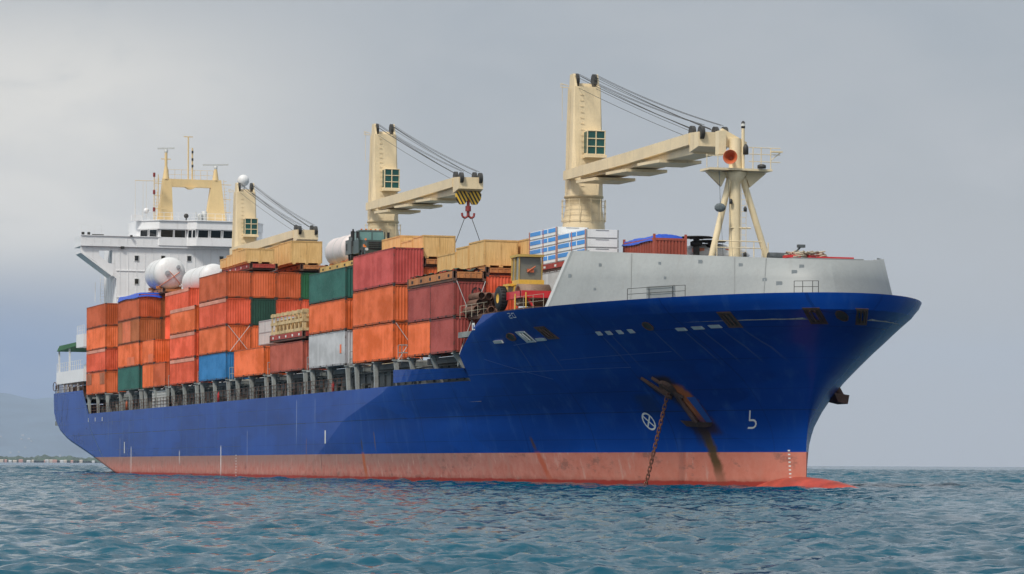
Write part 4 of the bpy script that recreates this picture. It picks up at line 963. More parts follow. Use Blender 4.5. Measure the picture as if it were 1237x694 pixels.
    if hook:
        hz = J(jl-1.0, 0, -.45).z
        for sgn in (-1, 1):
            bl = MB(); ctr = J(jl-.9, sgn*.56, -1.18); n_ = 16
            ax = (L(0, 1, 0)-L(0, 0, 0)); fx_ = (L(1, 0, 0)-L(0, 0, 0))
            prof = [(-.72, .30), (-.4, .48), (.4, .48), (.72, .30), (.66, -.1), (.25, -.5), (-.25, -.5), (-.66, -.1)]
            vs = [ctr+ax*(a*.80)+Vector((0, 0, bz_*1.15))+fx_*o_ for o_ in (-.22, .22) for a, bz_ in prof]
            bl.add(vs, [tuple(range(8)), tuple(range(15, 7, -1))]+[(i, i+8, (i+1) % 8+8, (i+1) % 8) for i in range(8)])
            part('hook_block', bl, STRIPE, root)
        hk = MB(); ctr = J(jl-.9, 0, -1.75)
        hk.tube(ctr+Vector((0, 0, .5)), ctr+Vector((0, 0, -1.0)), .14, n=8); hk.tube(ctr+Vector((0, 0, -.15)), ctr+Vector((0, 0, -.6)), .26, n=8)
        for sgn in (-1, 1): hk.path([ctr+Vector((0, 0, -1.0)), ctr+ax*.3*sgn+Vector((0, 0, -1.2)), ctr+ax*.52*sgn+Vector((0, 0, -1.05)), ctr+ax*.55*sgn+Vector((0, 0, -.75))], .1, 7)
        part('cargo_hook', hk, REDDARK, root)
        sl_ = MB(); end = ctr+Vector((0, 0, -1.15))
        for dy, dx in ((-1.15, -.3), (1.15, .3)): sl_.tube(end+ax*.3*(1 if dy > 0 else -1), end+ax*dy*1.15+fx_*dx+Vector((0, 0, -2.9)), .03, n=5)
        part('sling_wire', sl_, STEEL_DARK, root)
def stripe_mat():
    m, t, b = new_mat('hazard_stripes'); P = N(t, 'ShaderNodeTexCoord').outputs['Object']; s_ = N(t, 'ShaderNodeSeparateXYZ'); t.links.new(P, s_.inputs[0])
    v = math_(t, 'FRACT', math_(t, 'MULTIPLY', math_(t, 'ADD', s_.outputs[1], math_(t, 'MULTIPLY', s_.outputs[2], .55)), 3.0))
    t.links.new(mixc(t, math_(t, 'GREATER_THAN', v, .5), (.74, .46, .04), (.025, .02, .015)), b.inputs['Base Color']); b.inputs['Roughness'].default_value = .5
    return m
STRIPE = stripe_mat()
TH = R(-2.0)
crane(1.9, 22.5, 32.2, 19.7, TH, 30.4, 24.1, 24.0, False)
crane(-57.2, 24.8, 34.3, 22.3, TH, 32.6, 26.2, 25.75, True)
crane(-116.6, 24.6, 33.6, 22.0, TH, 34.5, 25.6, 25.2, False)

# ------------------------------------------------------------------ foremast
XM = 36.3; YM = 13.95
fm = MB(); fm.tube((XM, YM, 11.0), (XM, YM, 21.3), .41, .39, n=20); fm.tube((XM, YM, 21.3), (XM, YM, 23.7), .44, .40, n=16)
fmast = part('foremast', fm, CREAM2, ship)
for y0, y1 in ((11.62, 13.62), (17.2, 14.45)):
    m = MB(); m.tube((XM, y0, 13.0), (XM, y1, 21.2), .22, n=12); m.tube((XM, y0-.25 if y0 < 14 else y0+.25, 12.2), (XM, y0, 13.4), .32, n=12); part('mast_leg', m, CREAM2, fmast)
m = MB(); m.lathe([(0, .4), (.6, .42), (1.3, .95), (1.34, 0)], (XM, YM, 20.1), (0, 0, 1), 8)
m.box((XM-.8, 11.7, 21.46), (XM+1.0, 16.3, 21.60)); m.prism([(15.0, 20.4), (16.2, 21.4), (14.6, 21.4)], 0, XM-.15, XM+.15); m.prism([(12.9, 20.4), (11.8, 21.4), (13.4, 21.4)], 0, XM-.15, XM+.15)
part('mast_platform', m, CREAM2, fmast)
m = MB()
for y in (14.9, 15.5, 16.2): m.tube((XM+.9, y, 21.6), (XM+.9, y, 23.05), .035, n=5)
for z in (22.1, 22.6, 23.05): m.tube((XM+.9, 14.6, z), (XM+.9, 16.9, z), .028, n=5)
m.box((XM+.8, 16.2, 22.75), (XM+1.1, 17.0, 22.85)); m.tube((XM+.9, 16.2, 22.2), (XM+.9, 16.9, 22.75), .03, n=5)
for y in (11.5, 12.3): m.tube((XM+1, y, 21.6), (XM+1, y, 22.5), .03, n=5)
m.tube((XM+1, 11.4, 22.4), (XM+1, 12.6, 22.4), .03, n=5)
m.box((XM-.5, 12.7, 22.6), (XM+.2, 13.2, 24.2)); m.prism([(12.8, 23.4), (13.1, 24.4), (14.9, 23.5), (14.8, 22.8)], 0, XM-.6, XM-.2)
for z in np.arange(13.5, 21, .4): m.box((XM+.42, 14.25, z), (XM+.46, 14.6, z+.03))
for y in (14.25, 14.6): m.tube((XM+.44, y, 13), (XM+.44, y, 21.5), .02, n=4)
m.tube((XM+.3, 13.5, 17.6), (XM+.3, 15.0, 17.6), .06, n=6)
for y in (11.9, 16.0): m.tube((XM+1.0, y, 12), (XM+1.0, y, 13.9 if y < 12 else 16.6), .04, n=5)
for y0, y1, z in ((12.3, 15.6, 16.65), (12.3, 15.6, 16.2)): m.tube((XM+.9, y0, z), (XM+.9, y1, z), .035, n=5)
for y in (12.3, 13.2, 15.0, 15.6): m.tube((XM+.9, y, 15.2), (XM+.9, y, 16.7), .035, n=5)
m.tube((XM+.2, 14.45, 21.6), (XM+.2, 14.45, 24.4), .12, n=8)
part('mast_rail', m, CREAM2, fmast)
for x, y, z, h_, r_2 in ((XM+.2, 14.45, 24.4, .5, .14), (XM+.3, 14.6, 22.6, .7, .2), (XM+.4, 13.5, 19.2, .35, .12), (XM+.4, 14.55, 18.7, .35, .12), (XM+.4, 14.55, 15.6, .35, .12), (XM+1.0, 15.5, 21.62, .3, .3)):
    m = MB(); m.lathe([(0, .02), (.02, r_2), (h_*.75, r_2), (h_, r_2*.5), (h_+.02, 0)], (x, y, z), (0, 0, 1), 10); part('mast_lamp', m, STEEL_DARK, fmast)
m = MB(); m.tube((XM+.2, 14.45, 24.55), (XM+.2, 14.45, 24.72), .15, n=8); part('lamp_shade', m, WMARK, fmast)
m = MB(); d = Vector((.85, -.5, .02)); c = Vector((XM+.9, 13.3, 22.3)); m.lathe([(-.9, .10), (-.3, .13), (.1, .24), (.36, .40), (.45, .50), (.44, .47), (.34, .37), (.06, .26), (-.2, .1), (-.2, .0)], c, d, 22); part('fog_horn', m, ORANGE, fmast)
m = MB(); m.sphere((XM+.8, 12.55, 18.9), .42, 10, .5, 1, .75); m.tube((XM+.8, 12.55, 19.2), (XM+.8, 12.5, 21.4), .012, n=4); part('anchor_ball', m, paint('grey_day_shape', (.18, .22, .24), .8, .3), fmast)
m = MB()
for y0, y1 in ((12.45, 12.9), (13.1, 13.6)): m.tube((XM+.8, y0, 21.4), (XM+.9, y1, 13), .012, n=4)
part('halyard', m, STEEL_DARK, fmast)
m = MB(); m.box((XM-1.3, 12.4, 15.05), (XM+1.4, 15.6, 15.25)); m.box((XM-1.2, 12.5, 10.9), (XM+1.2, 15.5, 15.04)); part('mast_house', m, GREYBULK, fmast)

# ------------------------------------------------------------------ containers
MESH = {}
def cont_meshes(L, H):
    key = (round(L, 2), round(H, 2))
    if key in MESH: return MESH[key]
    W = 2.438; b = MB(); hx, hy = L/2, W/2; z0, z1 = .17, H-.09
    def corr(a0, a1, n):
        pts = []; p = (a1-a0)/n
        for i in range(n): pts += [(a0+p*(i+.0), .0), (a0+p*(i+.30), .0), (a0+p*(i+.45), 1.), (a0+p*(i+.85), 1.)]
        return pts+[(a1, .0)]
    dp = .042
    for sgn in (-1, 1):
        q = corr(-hx+.1, hx-.1, int(L/.29)); vs = [(x, sgn*(hy-.012-dp*d), z) for z in (z0, z1) for x, d in q]; n = len(q)
        fs = [(i, i+1, n+i+1, n+i) if sgn < 0 else (i+1, i, n+i, n+i+1) for i in range(n-1)]; b.add(vs, fs)
        q = corr(-hy+.1, hy-.1, 9); vs = [(sgn*(hx-.02-dp*d), y, z) for z in (z0, z1) for y, d in q]; n = len(q)
        fs = [(i, i+1, n+i+1, n+i) if sgn > 0 else (i+1, i, n+i, n+i+1) for i in range(n-1)]; b.add(vs, fs)
    b.box((-hx+.08, -hy+.08, H-.06), (hx-.08, hy-.08, H-.03)); b.box((-hx+.08, -hy+.08, .12), (hx-.08, hy-.08, .165))
    f = MB()
    for sx in (-1, 1):
        for sy in (-1, 1): f.box((sx*hx, sy*hy, .12), (sx*(hx-.1), sy*(hy-.1), H-.12))
    for sy in (-1, 1):
        f.box((-hx+.17, sy*(hy-.006), .02), (hx-.17, sy*(hy-.09), .17)); f.box((-hx+.17, sy*(hy-.006), H-.095), (hx-.17, sy*(hy-.08), H-.015))
    for sx in (-1, 1):
        f.box((sx*(hx-.006), -hy+.17, .02), (sx*(hx-.09), hy-.17, .17)); f.box((sx*(hx-.006), -hy+.17, H-.12), (sx*(hx-.08), hy-.17, H-.015))
    k = MB()
    for sx in (-1, 1):
        for sy in (-1, 1):
            for zz in (-.03, H-.12): k.box((sx*(hx+.004), sy*(hy+.004), zz), (sx*(hx-.175), sy*(hy-.16), zz+.125 if zz < 0 else zz+.12))
    pk = MB()
    for sy in (-1, 1):
        for xx in (-L*.17, L*.17)[:2 if L > 4 else 1]: pk.box((xx-.2, sy*(hy+.002), .05), (xx+.2, sy*(hy-.03), .145))
    MESH[key] = (b.mesh('body', CONT), f.mesh('frame', CFRAME), k.mesh('corner_casting', STEEL_DARK), pk.mesh('fork_pocket', BLACK))
    return MESH[key]
COL = dict(orange=(.74, .132, .018), redorange=(.76, .092, .022), deep=(.60, .100, .013), brown=(.40, .105, .020), brick=(.44, .085, .045), maroon=(.33, .055, .042), red=(.50, .066, .055),
           green=(.022, .125, .100), dgreen=(.008, .052, .032), mgreen=(.012, .11, .04), blue=(.010, .165, .40), greywhite=(.50, .51, .53), pale=(.56, .57, .575), rustred=(.40, .085, .055))
def container(xf, row, z, H, c, label, L=12.192, y0=None, rail=None, patches=(), group='containers stacked on the ship'):
    y = (row-1)*2.46 if y0 is None else y0
    r = thing('shipping_container', (xf-L/2, y+1.219, z), label, 'container', group)
    cc = COL[c]; j = rnd.uniform(.84, 1.08); cc = tuple(min(1, x*j) for x in cc)
    for nm, me in zip(('body', 'frame', 'corner_casting', 'fork_pocket'), cont_meshes(L, H)):
        o = link(nm, me, r, wpos(r)); o.color = (*cc, 1)
    if rail:
        m = MB(); b = wpos(r); m.box((b.x-L/2+.1, b.y-1.228, z+H-.36), (b.x+L/2-.1, b.y-1.214, z+H-.02)); o = part('top_rail', m, CONT, r); o.color = (*rail, 1)
    for a, b2, z0, z1, pc in patches:
        m = MB(); b = wpos(r); m.box((b.x-L/2+L*a, b.y-1.226, z+H*z0), (b.x-L/2+L*b2, b.y-1.212, z+H*z1)); o = part('repaint_panel', m, CONT, r); o.color = (*COL[pc], 1)
    return r
S = 2.605; HC = 2.925; hS = 2.565; hH = 2.885
PR = (.70, .27, .17)
def stack(xf, row, items, z0=None, **kw):
    z = (zbase(xf-6) if z0 is None else z0)+.03
    for H, c, lab, k in items:
        a = dict(kw); a.update(k)
        if c: container(xf, row, z, hS if H == S else hH, c, lab, **a)
        z += H
    return z
stack(-122.3, 1, [(S, 'orange', 'orange container with brown patches at the bottom of the aftermost stack', dict(patches=((.03, .28, .45, .93, 'brown'), (.72, .97, .42, .93, 'brown')))),
                  (S, 'redorange', 'bright red-orange container, second from bottom of the aftermost stack', dict(rail=PR)),
                  (S, 'orange', 'orange container, second from top of the aftermost stack', {}),
                  (S, 'deep', 'brownish orange container on top of the aftermost stack', {})])
stack(-102.3, 1, [(S, 'green', 'green container with a pale green splash, bottom of the stack topped by blue tarp', {}),
                  (S, 'orange', 'orange container directly on the green container with the pale splash', dict(patches=((.45, .8, .05, .4, 'orange'),))),
                  (S, 'brown', 'brown container with an orange patch, third up under the blue-tarped container', dict(patches=((.22, .60, .05, .94, 'orange'),))),
                  (S, 'deep', 'brown-orange open-top container with a blue tarp draped over its roof', {})])
stack(-102.3, 2, [(S, None, '', {}), (S, None, '', {}), (S, 'brown', 'brown container behind the blue-tarped stack, lower of two slivers', {}), (S, 'brown', 'brown container under the rack of the round white tank', {})])
z3 = zbase(-94)+.03
container(-94.2, 1, z3, hS, 'orange', 'short orange container right of the green splashed one, bottom tier', L=6.058)
container(-88.1, 1, z3, hS, 'deep', 'short brown-orange container on the deck between two short orange ones and a tall red stack', L=6.058)
container(-94.2, 1, z3+S, hS, 'orange', 'short orange container standing on another short orange one, red end showing', L=6.058, patches=((.5, .95, .05, .4, 'orange'),))
stack(-88.1, 2, [(S, None, '', {}), (S, None, '', {}), (S, 'redorange', 'red-orange container under the one beside the round white tank', {}), (S, 'redorange', 'red-orange container just right of the round white tank, pale top rail', dict(rail=PR))])
stack(-73.5, 1, [(S, 'redorange', 'red-orange pale-railed container left of the blue container, bottom of its stack', dict(rail=PR)),
                 (S, 'redorange', 'red-orange container in the middle of the three-high stack left of the blue container', dict(rail=PR)),
                 (S, 'orange', 'orange pale-railed container topping the three-high stack left of the tall four-high stack', dict(rail=PR))])
stack(-73.5, 2, [(S, None, '', {}), (S, None, '', {}), (S, 'redorange', 'red container end squeezed behind the pale-railed three-high stack', {})])
stack(-59.2, 1, [(S, 'blue', 'bright blue container at the bottom of a four-high stack', {}),
                 (S, 'orange', 'orange container directly on the bright blue container', {}),
                 (S, 'redorange', 'red-orange container, second from top above the bright blue container', dict(rail=PR)),
                 (S, 'deep', 'weathered orange container topping the stack over the bright blue container', {})])
stack(-59.2, 2, [(S, None, '', {}), (S, 'orange', 'orange container below the dark green end, mostly hidden by the pale grey box', {}), (S, 'dgreen', 'dark green container end between orange ones under the crates', {}), (S, 'deep', 'orange container under the red rack with wooden crates', {})])
stack(-59.2, 3, [(S, None, '', {}), (S, 'redorange', 'red-orange container behind the slatted timber crate', {}), (S, 'redorange', 'red-orange container end under a darker orange one, above the slatted crate', {}), (S, 'deep', 'darker orange container end between the red rack and the green end', {})])
stack(-59.2, 4, [(S, None, '', {}), (S, None, '', {}), (S, 'redorange', 'red-orange container end below the mid green end', {}), (S, 'mgreen', 'mid green container end under the orange rack of crates', {})])
stack(-43.5, 1, [(S, 'orange', 'clean orange container standing alone on deck right of the blue one', {})])
stack(-28.9, 1, [(S, 'brick', 'brick-red container carrying the red rack with the slatted crate', {})])
stack(-14.6, 1, [(HC, 'greywhite', 'grey-white container at the bottom of the stack topped by dark green', dict(patches=((.86, .90, .35, .6, 'orange'),))),
                 (S, 'orange', 'orange container between the grey-white and the dark green container', {}),
                 (S, 'green', 'dark green container on top beside the army-style truck', {})])
stack(0.0, 1, [(HC, 'orange', 'tall orange container at the bottom of the stack topped by dusty red', {}),
               (HC, 'orange', 'tall orange container directly below the dusty red one', {}),
               (HC, 'red', 'dusty red container topping the tall stack amidships', {})])
zq = zbase(10)+.03
container(10.2, 1, zq, hS, 'orange', 'short orange container at the bottom, between the tall orange stack and a short maroon one', L=6.058)
container(16.3, 1, zq, hS, 'maroon', 'short maroon container at the bottom next to the raised bow', L=6.058)
container(10.2, 1, zq+S, hS, 'maroon', 'short maroon container directly on the short orange one', L=6.058)
container(16.3, 1, zq+S, hS, 'maroon', 'short maroon container with a black ring mark on its end, under the netted rack', L=6.058)
ms = MB(); bx0 = 16.3+.012; yc_, zc_ = 1.75, zq+S+1.75
for i in range(20):
    if i == 4: continue
    a, b = 2*math.pi*i/20, 2*math.pi*(i+1)/20
    ms.add([(bx0, yc_+r*math.cos(q), zc_+r*math.sin(q)) for r, q in ((.42, a), (.42, b), (.31, b), (.31, a))], [(0, 1, 2, 3)])
ring_owner = [o for o in col.objects if o.get('label', '').startswith('short maroon container with a black ring')][0]
part('ring_mark', ms, BLACK, ring_owner)
container(-.4, 2, 16.85-hH, hH, 'orange', 'orange container under the rack of crates behind the dusty red container')
container(16.5, 2, 15.25-hH, hH, 'redorange', 'red-orange container behind the steel pipes and the road roller')
container(31.0, 3, 12.3, hH, 'pale', 'pale grey container under the white and blue flat packs', y0=5.0)

# corrosion sticks of the lashings
def thin_rods(owner_label, rods):
    o = [q for q in col.objects if q.get('label', '') == owner_label][0]; m = MB()
    for a, b in rods: m.tube(a, b, .028, n=5)
    part('lashing_rod', m, GREYLITE, o)
thin_rods('short maroon container with a black ring mark on its end, under the netted rack', [((16.36, .2, zq+2*S), (16.75, 2.3, zq-.2)), ((16.36, 2.4, zq+2*S), (16.75, .3, zq-.2))])
thin_rods('tall orange container at the bottom of the stack topped by dusty red', [((.06, .2, 12.4), (.5, 2.2, 9.5)), ((.06, 2.3, 12.4), (.5, .3, 9.5))])
thin_rods('orange container directly on the bright blue container', [((-59.14, .2, 14.6), (-58.8, 2.2, 12.1)), ((-59.14, 2.3, 14.6), (-58.8, .3, 12.1))])
# lashing platforms between the bays
for xf in (0.0, -14.6, -28.9, -43.5, -59.2, -73.5, -88.1):
    g = MB(); z = zbase(xf); g.box((xf+.35, .25, z-.2), (xf+1.6, 2.3, z-.08))
    for x in (xf+.4, xf+1.5):
        for y in (.3, 1.3): g.tube((x, y, z-.1), (x, y, z+1.1), .03, n=5)
        for zz in (.5, 1.1): g.tube((x, .3, z+zz), (x, 1.3, z+zz), .025, n=5)
    for zz in (.5, 1.1): g.tube((xf+.4, .3, z+zz), (xf+1.5, .3, z+zz), .025, n=5)
    part('lashing_platform', g, PILLAR, ship)

# ------------------------------------------------------------------ flat racks, crates, tanks
def flat_rack(x0, x1, y0, y1, z0, z1, mat, label, net=False):
    r = thing('flat_rack', ((x0+x1)/2, (y0+y1)/2, z0), label, 'flat rack', 'flat racks on top of the stacks')
    m = MB(); h = z1-z0; m.box((x0, y0, z0+h*.28), (x1, y0+.15, z1)); m.box((x0, y1-.15, z0+h*.28), (x1, y1, z1)); m.box((x0, y0+.16, z1-.14), (x1, y1-.16, z1-.05))
    m.box((x0+.02, y0+.16, z0+h*.30), (x0+.14, y1-.16, z1-.15)); m.box((x1-.14, y0+.16, z0+h*.30), (x1-.02, y1-.16, z1-.15))
    for x in np.arange(x0+.6, x1-.3, 1.2): m.box((x, y0-.012, z0+h*.30), (x+.12, y0-.001, z1-.02))
    for y in np.linspace(y0+.3, y1-.42, 5): m.box((x1-.019, y, z0+h*.30), (x1+.03, y+.12, z1-.15))
    part('base_frame', m, mat, r)
    m = MB()
    for x in (x0, x1-.3):
        for y in (y0-.02, y1-.25): m.box((x-.015, y, z0), (x+.3, y+.27, z1+.02))
    m.box((x0+.3, y0+.05, z0), (x1-.3, y1-.05, z0+h*.27)); part('end_post', m, RUSTY, r)
    m = MB()
    for x in np.arange(x0+1.1, x1-.9, 2.4): m.box((x, y0-.016, z0+h*.45), (x+.45, y0-.013, z0+h*.75))
    part('lashing_slot', m, WMARK if mat is RACKRED else BLACK, r)
    if net:
        m = MB(); rg = random.Random(3)
        nx, ny = 26, 12; vs = []
        for i in range(nx):
            for j in range(ny): vs.append((x0+(x1-x0)*i/(nx-1), y0+.15+(y1-y0-.3)*j/(ny-1), z1+.06+rg.uniform(0, .16)+.1*math.sin(i*.8)*math.sin(j*.9)))
        m.add(vs, [(i*ny+j, (i+1)*ny+j, (i+1)*ny+j+1, i*ny+j+1) for i in range(nx-1) for j in range(ny-1)], False)
        part('cargo_net', m, NET, r)
        m = MB()
        for i in range(9): a = x0+(x1-x0)*rg.random(); m.tube((a, y0+.1, z1+.1), (a+rg.uniform(-1.5, 1.5), y1-.3, z1+.12), .05, n=5)
        part('lashing_pole', m, RACKRED, r)
    return r
def crate(x0, x1, y0, y1, z0, z1, label, top_batten=True, group='wooden crates on the flat racks'):
    r = thing('wooden_crate', ((x0+x1)/2, (y0+y1)/2, z0), label, 'crate', group)
    m = MB(); zb = z0+.14; m.box((x0, y0, zb), (x1, y1, z1))
    part('box', m, PLY, r)
    m = MB(); e = .022
    n = max(2, int((x1-x0)/1.1)); 
    for x in np.linspace(x0+.02, x1-.12, n+1): m.box((x, y0-e, zb+.005), (x+.1, y0-.002, z1-.005))
    for y in (y0+.02, (y0+y1)/2-.05, y1-.12): m.box((x1+.002, y, zb+.005), (x1+e, y+.1, z1-.005))
    m.box((x0+.01, y0-e*1.5, z1-.12), (x1-.01, y0-e-.003, z1-.01)); m.box((x1+e+.003, y0+.01, z1-.12), (x1+e*1.5, y1-.01, z1-.01))
    part('batten', m, BATTEN, r)
    m = MB()
    for y in np.linspace(y0+.15, y1-.45, 3): m.box((x0, y, z0), (x1, y+.3, zb-.002))
    part('skid', m, BATTEN, r)
    return r
# aft crates: red rack on row 2, orange rack on row 4 of the stack with the blue container
flat_rack(-71.4, -59.0, 2.3, 5.0, 20.02, 20.62, RACKRED, 'red flat rack with wooden crates over the dark green end')
crate(-62.6, -59.1, 1.9, 4.7, 20.64, 22.05, 'low plywood crate at the front of the red rack')
crate(-65.4, -62.8, 2.0, 4.7, 20.64, 22.3, 'plywood crate behind the low one on the red rack', True)
crate(-68.4, -65.6, 2.1, 4.7, 20.64, 21.9, 'plywood crate third from the front on the red rack')
crate(-71.3, -68.6, 2.1, 4.7, 20.64, 21.7, 'rearmost plywood crate on the red rack')
flat_rack(-71.4, -59.0, 7.3, 10.0, 20.02, 20.62, RACKORANGE, 'rusty orange flat rack with tall crates over the mid green end')
crate(-64.2, -59.1, 6.35, 9.45, 20.64, 22.9, 'tall broad plywood crate at the front of the rusty orange rack')
crate(-71.2, -64.4, 6.5, 9.45, 20.64, 22.85, 'long plywood crate behind the tall broad one on the rusty orange rack')
# slatted crate on red rack
flat_rack(-41.1, -28.8, -.02, 2.44, 12.27, 12.90, RACKRED, 'red flat rack with white slots carrying the slatted timber crate')
r = thing('slatted_crate', (-35, 1.2, 12.9), 'open slatted timber crate on the red rack above the brick-red container', 'crate')
m = MB()
for x in np.linspace(-40.6, -29.3, 9): m.box((x, .02, 12.93), (x+.28, .10, 14.75)); m.box((x, 2.3, 12.93), (x+.28, 2.38, 14.75))
for z in (12.95, 13.75, 14.5): m.box((-40.7, -.04, z), (-28.95, .015, z+.26)); m.box((-40.7, 2.39, z), (-28.95, 2.44, z+.26))
for y in np.linspace(.1, 2.1, 5): m.box((-28.95, y, 12.93), (-28.87, y+.2, 14.75))
for z in (12.95, 13.75, 14.5): m.box((-28.865, .05, z), (-28.82, 2.35, z+.24))
for x in np.linspace(-40.6, -29.3, 7): m.box((x, .02, 14.76), (x+.25, 2.4, 14.84))
part('slat', m, paint('pale_timber', (.60, .43, .22), .75, .2, dirt=.2, scale=2), r)
m = MB(); m.box((-40.4, .3, 12.95), (-29.3, 2.1, 14.2)); part('packed_cargo', m, BATTEN, r)
m = MB(); m.box((-28.81, .7, 13.9), (-28.795, 1.15, 14.45)); part('label_sheet', m, WMARK, r)
m = MB(); m.box((-28.81, 1.3, 12.95), (-28.795, 2.2, 13.6)); part('side_board', m, RACKYELLOW, r)
r = thing('pale_box', (-50, 3.7, 12.6), 'pale grey panelled box above the clean orange container', 'box')
m = MB(); m.box((-56.1, 2.5, 12.6), (-45.0, 4.9, 14.9)); part('shell', m, GREYLITE, r)
m = MB()
for z in (12.62, 13.72, 14.8): m.box((-56.12, 2.47, z), (-44.98, 2.497, z+.08))
for x in (-56.1, -53.6, -51.0, -48.4): m.box((x, 2.475, 12.71), (x+.1, 2.496, 14.79))
part('panel_seam', m, paint('panel_seam_grey', (.34, .35, .36), .5, .1), r)
# tanks
def tank(x_end, ln, y, z, rad, label, strap=True, rack=None):
    r = thing('storage_tank', (x_end-ln/2, y, z-rad), label, 'tank', 'white tanks on the stacks')
    pr = [(0, 0)]+[(rad*.50*(1-math.cos(a)), rad*math.sin(a)) for a in np.linspace(.12, math.pi/2, 10)]
    pr += [(ln-h, q) for h, q in pr[::-1]]
    m = MB(); m.lathe(pr, (x_end, y, z), (-1, 0, 0), 40); part('shell', m, WHITE2 if rad > 1.3 else paint('pinkish_tank_paint', (.66, .58, .56), .45, .06, dirt=.35), r)
    for h in (rad*.62, ln*.5, ln-rad*.62): m = MB(); m.lathe([(h-.06, rad*1.0), (h-.06, rad*1.02), (h+.06, rad*1.02), (h+.06, rad*1.0)], (x_end, y, z), (-1, 0, 0), 40); part('band', m, GREYLITE, r)
    m = MB()
    for dy, dz, q in ((-.25, -.05, .28), (.45, .35, .22)):
        f_ = 1-math.sqrt(max(0, 1-(math.hypot(dy, dz)/rad)**2)); p = Vector((x_end-rad*.5*f_, y+dy*rad*1.0, z+dz*rad*1.0)); m.tube(p-Vector((.1, 0, 0)), p+Vector((.14, 0, 0)), q, n=14); m.tube(p, p+Vector((.2, 0, 0)), q*.45, n=10)
    part('manhole', m, paint('grey_flange', (.33, .35, .37), .5, .1), r)
    if strap:
        m = MB()
        for a, b in (((-.15, .1), (.75, -.85)), ((.55, .05), (-.75, -.9)),):
            pts = []
            for k in range(9):
                dy, dz = [a[i]+(b[i]-a[i])*k/8 for i in (0, 1)]; q = min(.98, math.hypot(dy, dz)); pts.append((x_end-rad*.5*(1-math.sqrt(1-q*q))+.04, y+dy*rad, z+dz*rad))
            m.path(pts, .035, 5)
        part('lashing_strap', m, STRAPRED, r)
    for h in (ln*.2, ln*.8):
        m = MB(); m.box((x_end-h-.2, y-rad*.8, z-rad*1.0), (x_end-h+.2, y+rad*.8, z-rad*.82)); part('saddle', m, RACKORANGE, r)
    return r
zt2 = 9.4+4*S+.06
flat_rack(-114.4, -100.6, 2.3, 5.0, zt2, zt2+.5, RACKORANGE, 'rusty orange flat rack under the round-ended white tank')
tank(-100.6, 7.0, 3.2, zt2+.5+1.72, 1.72, 'round-ended white tank strapped down above the blue tarp')
tank(-87.6, 10.5, 5.2, 20.85, 1.52, 'long white tank behind the tall orange stack, in front of the bridge')
tank(-19.7, 6.6, 2.35, 18.24+1.29, 1.25, 'pinkish white tank lying behind the dark green truck')
flat_rack(-26.8, -12.8, .9, 3.5, 17.68, 18.24, RACKYELLOW, 'yellow flat rack under the dark green truck and the tank behind it')
# crates amidships
flat_rack(-12.6, -.2, 2.46, 5.4, 16.88, 17.50, RACKORANGE, 'rusty flat rack under the crates beside the hanging hook')
crate(-3.2, -.35, 2.5, 5.15, 17.52, 19.33, 'plywood crate behind the dusty red container, front one of its rack')
crate(-6.6, -3.4, 2.5, 5.15, 17.52, 19.2, 'second plywood crate on the rack beside the truck')
crate(-12.4, -6.8, 2.5, 5.1, 17.52, 19.75, 'tallest plywood crate at the back of the rack beside the truck')
flat_rack(3.4, 16.2, 2.5, 5.2, 15.28, 15.86, RACKORANGE, 'weathered flat rack under the big crates above the road roller')
crate(11.9, 15.7, 2.5, 5.1, 15.88, 17.9, 'big square plywood crate above the steel pipes')
crate(8.6, 11.7, 2.5, 5.1, 15.88, 17.72, 'plywood crate just aft of the big square one')
crate(3.6, 8.4, 2.5, 5.1, 15.88, 17.45, 'long low plywood crate below the hanging slings')
crate(11.5, 18.4, 5.35, 7.5, 15.5, 17.95, 'tall plywood crate against the white and blue flat packs')
flat_rack(4.1, 16.3, -.02, 2.44, zq+2*S, zq+2*S+.72, RACKORANGE, 'rusty orange flat rack covered with dark green netting', net=True)

# tarp on the open-top container
def tarp(x0, x1, y0, y1, z, drop, label, lift=0.25, seed=1):
    rg = random.Random(seed); m = MB(); nx, ny = 34, 18; vs = []
    for i in range(nx):
        for j in range(ny):
            u, v = i/(nx-1), j/(ny-1); x = x0+(x1-x0)*u; y = y0+(y1-y0)*v
            e = min(u, 1-u)*(x1-x0); f = min(v, 1-v)*(y1-y0)
            zz = z+.04+lift*(.5+.5*math.sin(u*5+seed)*math.cos(v*3+u*2))*min(1, 3*f/(y1-y0)+.2)+rg.uniform(-.03, .03)
            if f < .12 or e < .12: zz = z-drop*(.85+.15*math.sin(u*7+v*5+seed)+rg.uniform(-.05, .05))
            vs.append((x, y, zz))
    m.add(vs, [(i*ny+j, (i+1)*ny+j, (i+1)*ny+j+1, i*ny+j+1) for i in range(nx-1) for j in range(ny-1)], True)
    return solo('tarpaulin', m, TARP, ((x0+x1)/2, (y0+y1)/2, z), label, 'tarpaulin')
tarp(-114.6, -102.15, -.1, 2.55, zbase(-108)+4*S+.03, .42, 'crumpled blue tarp over the brown-orange container aft', .30, 2)

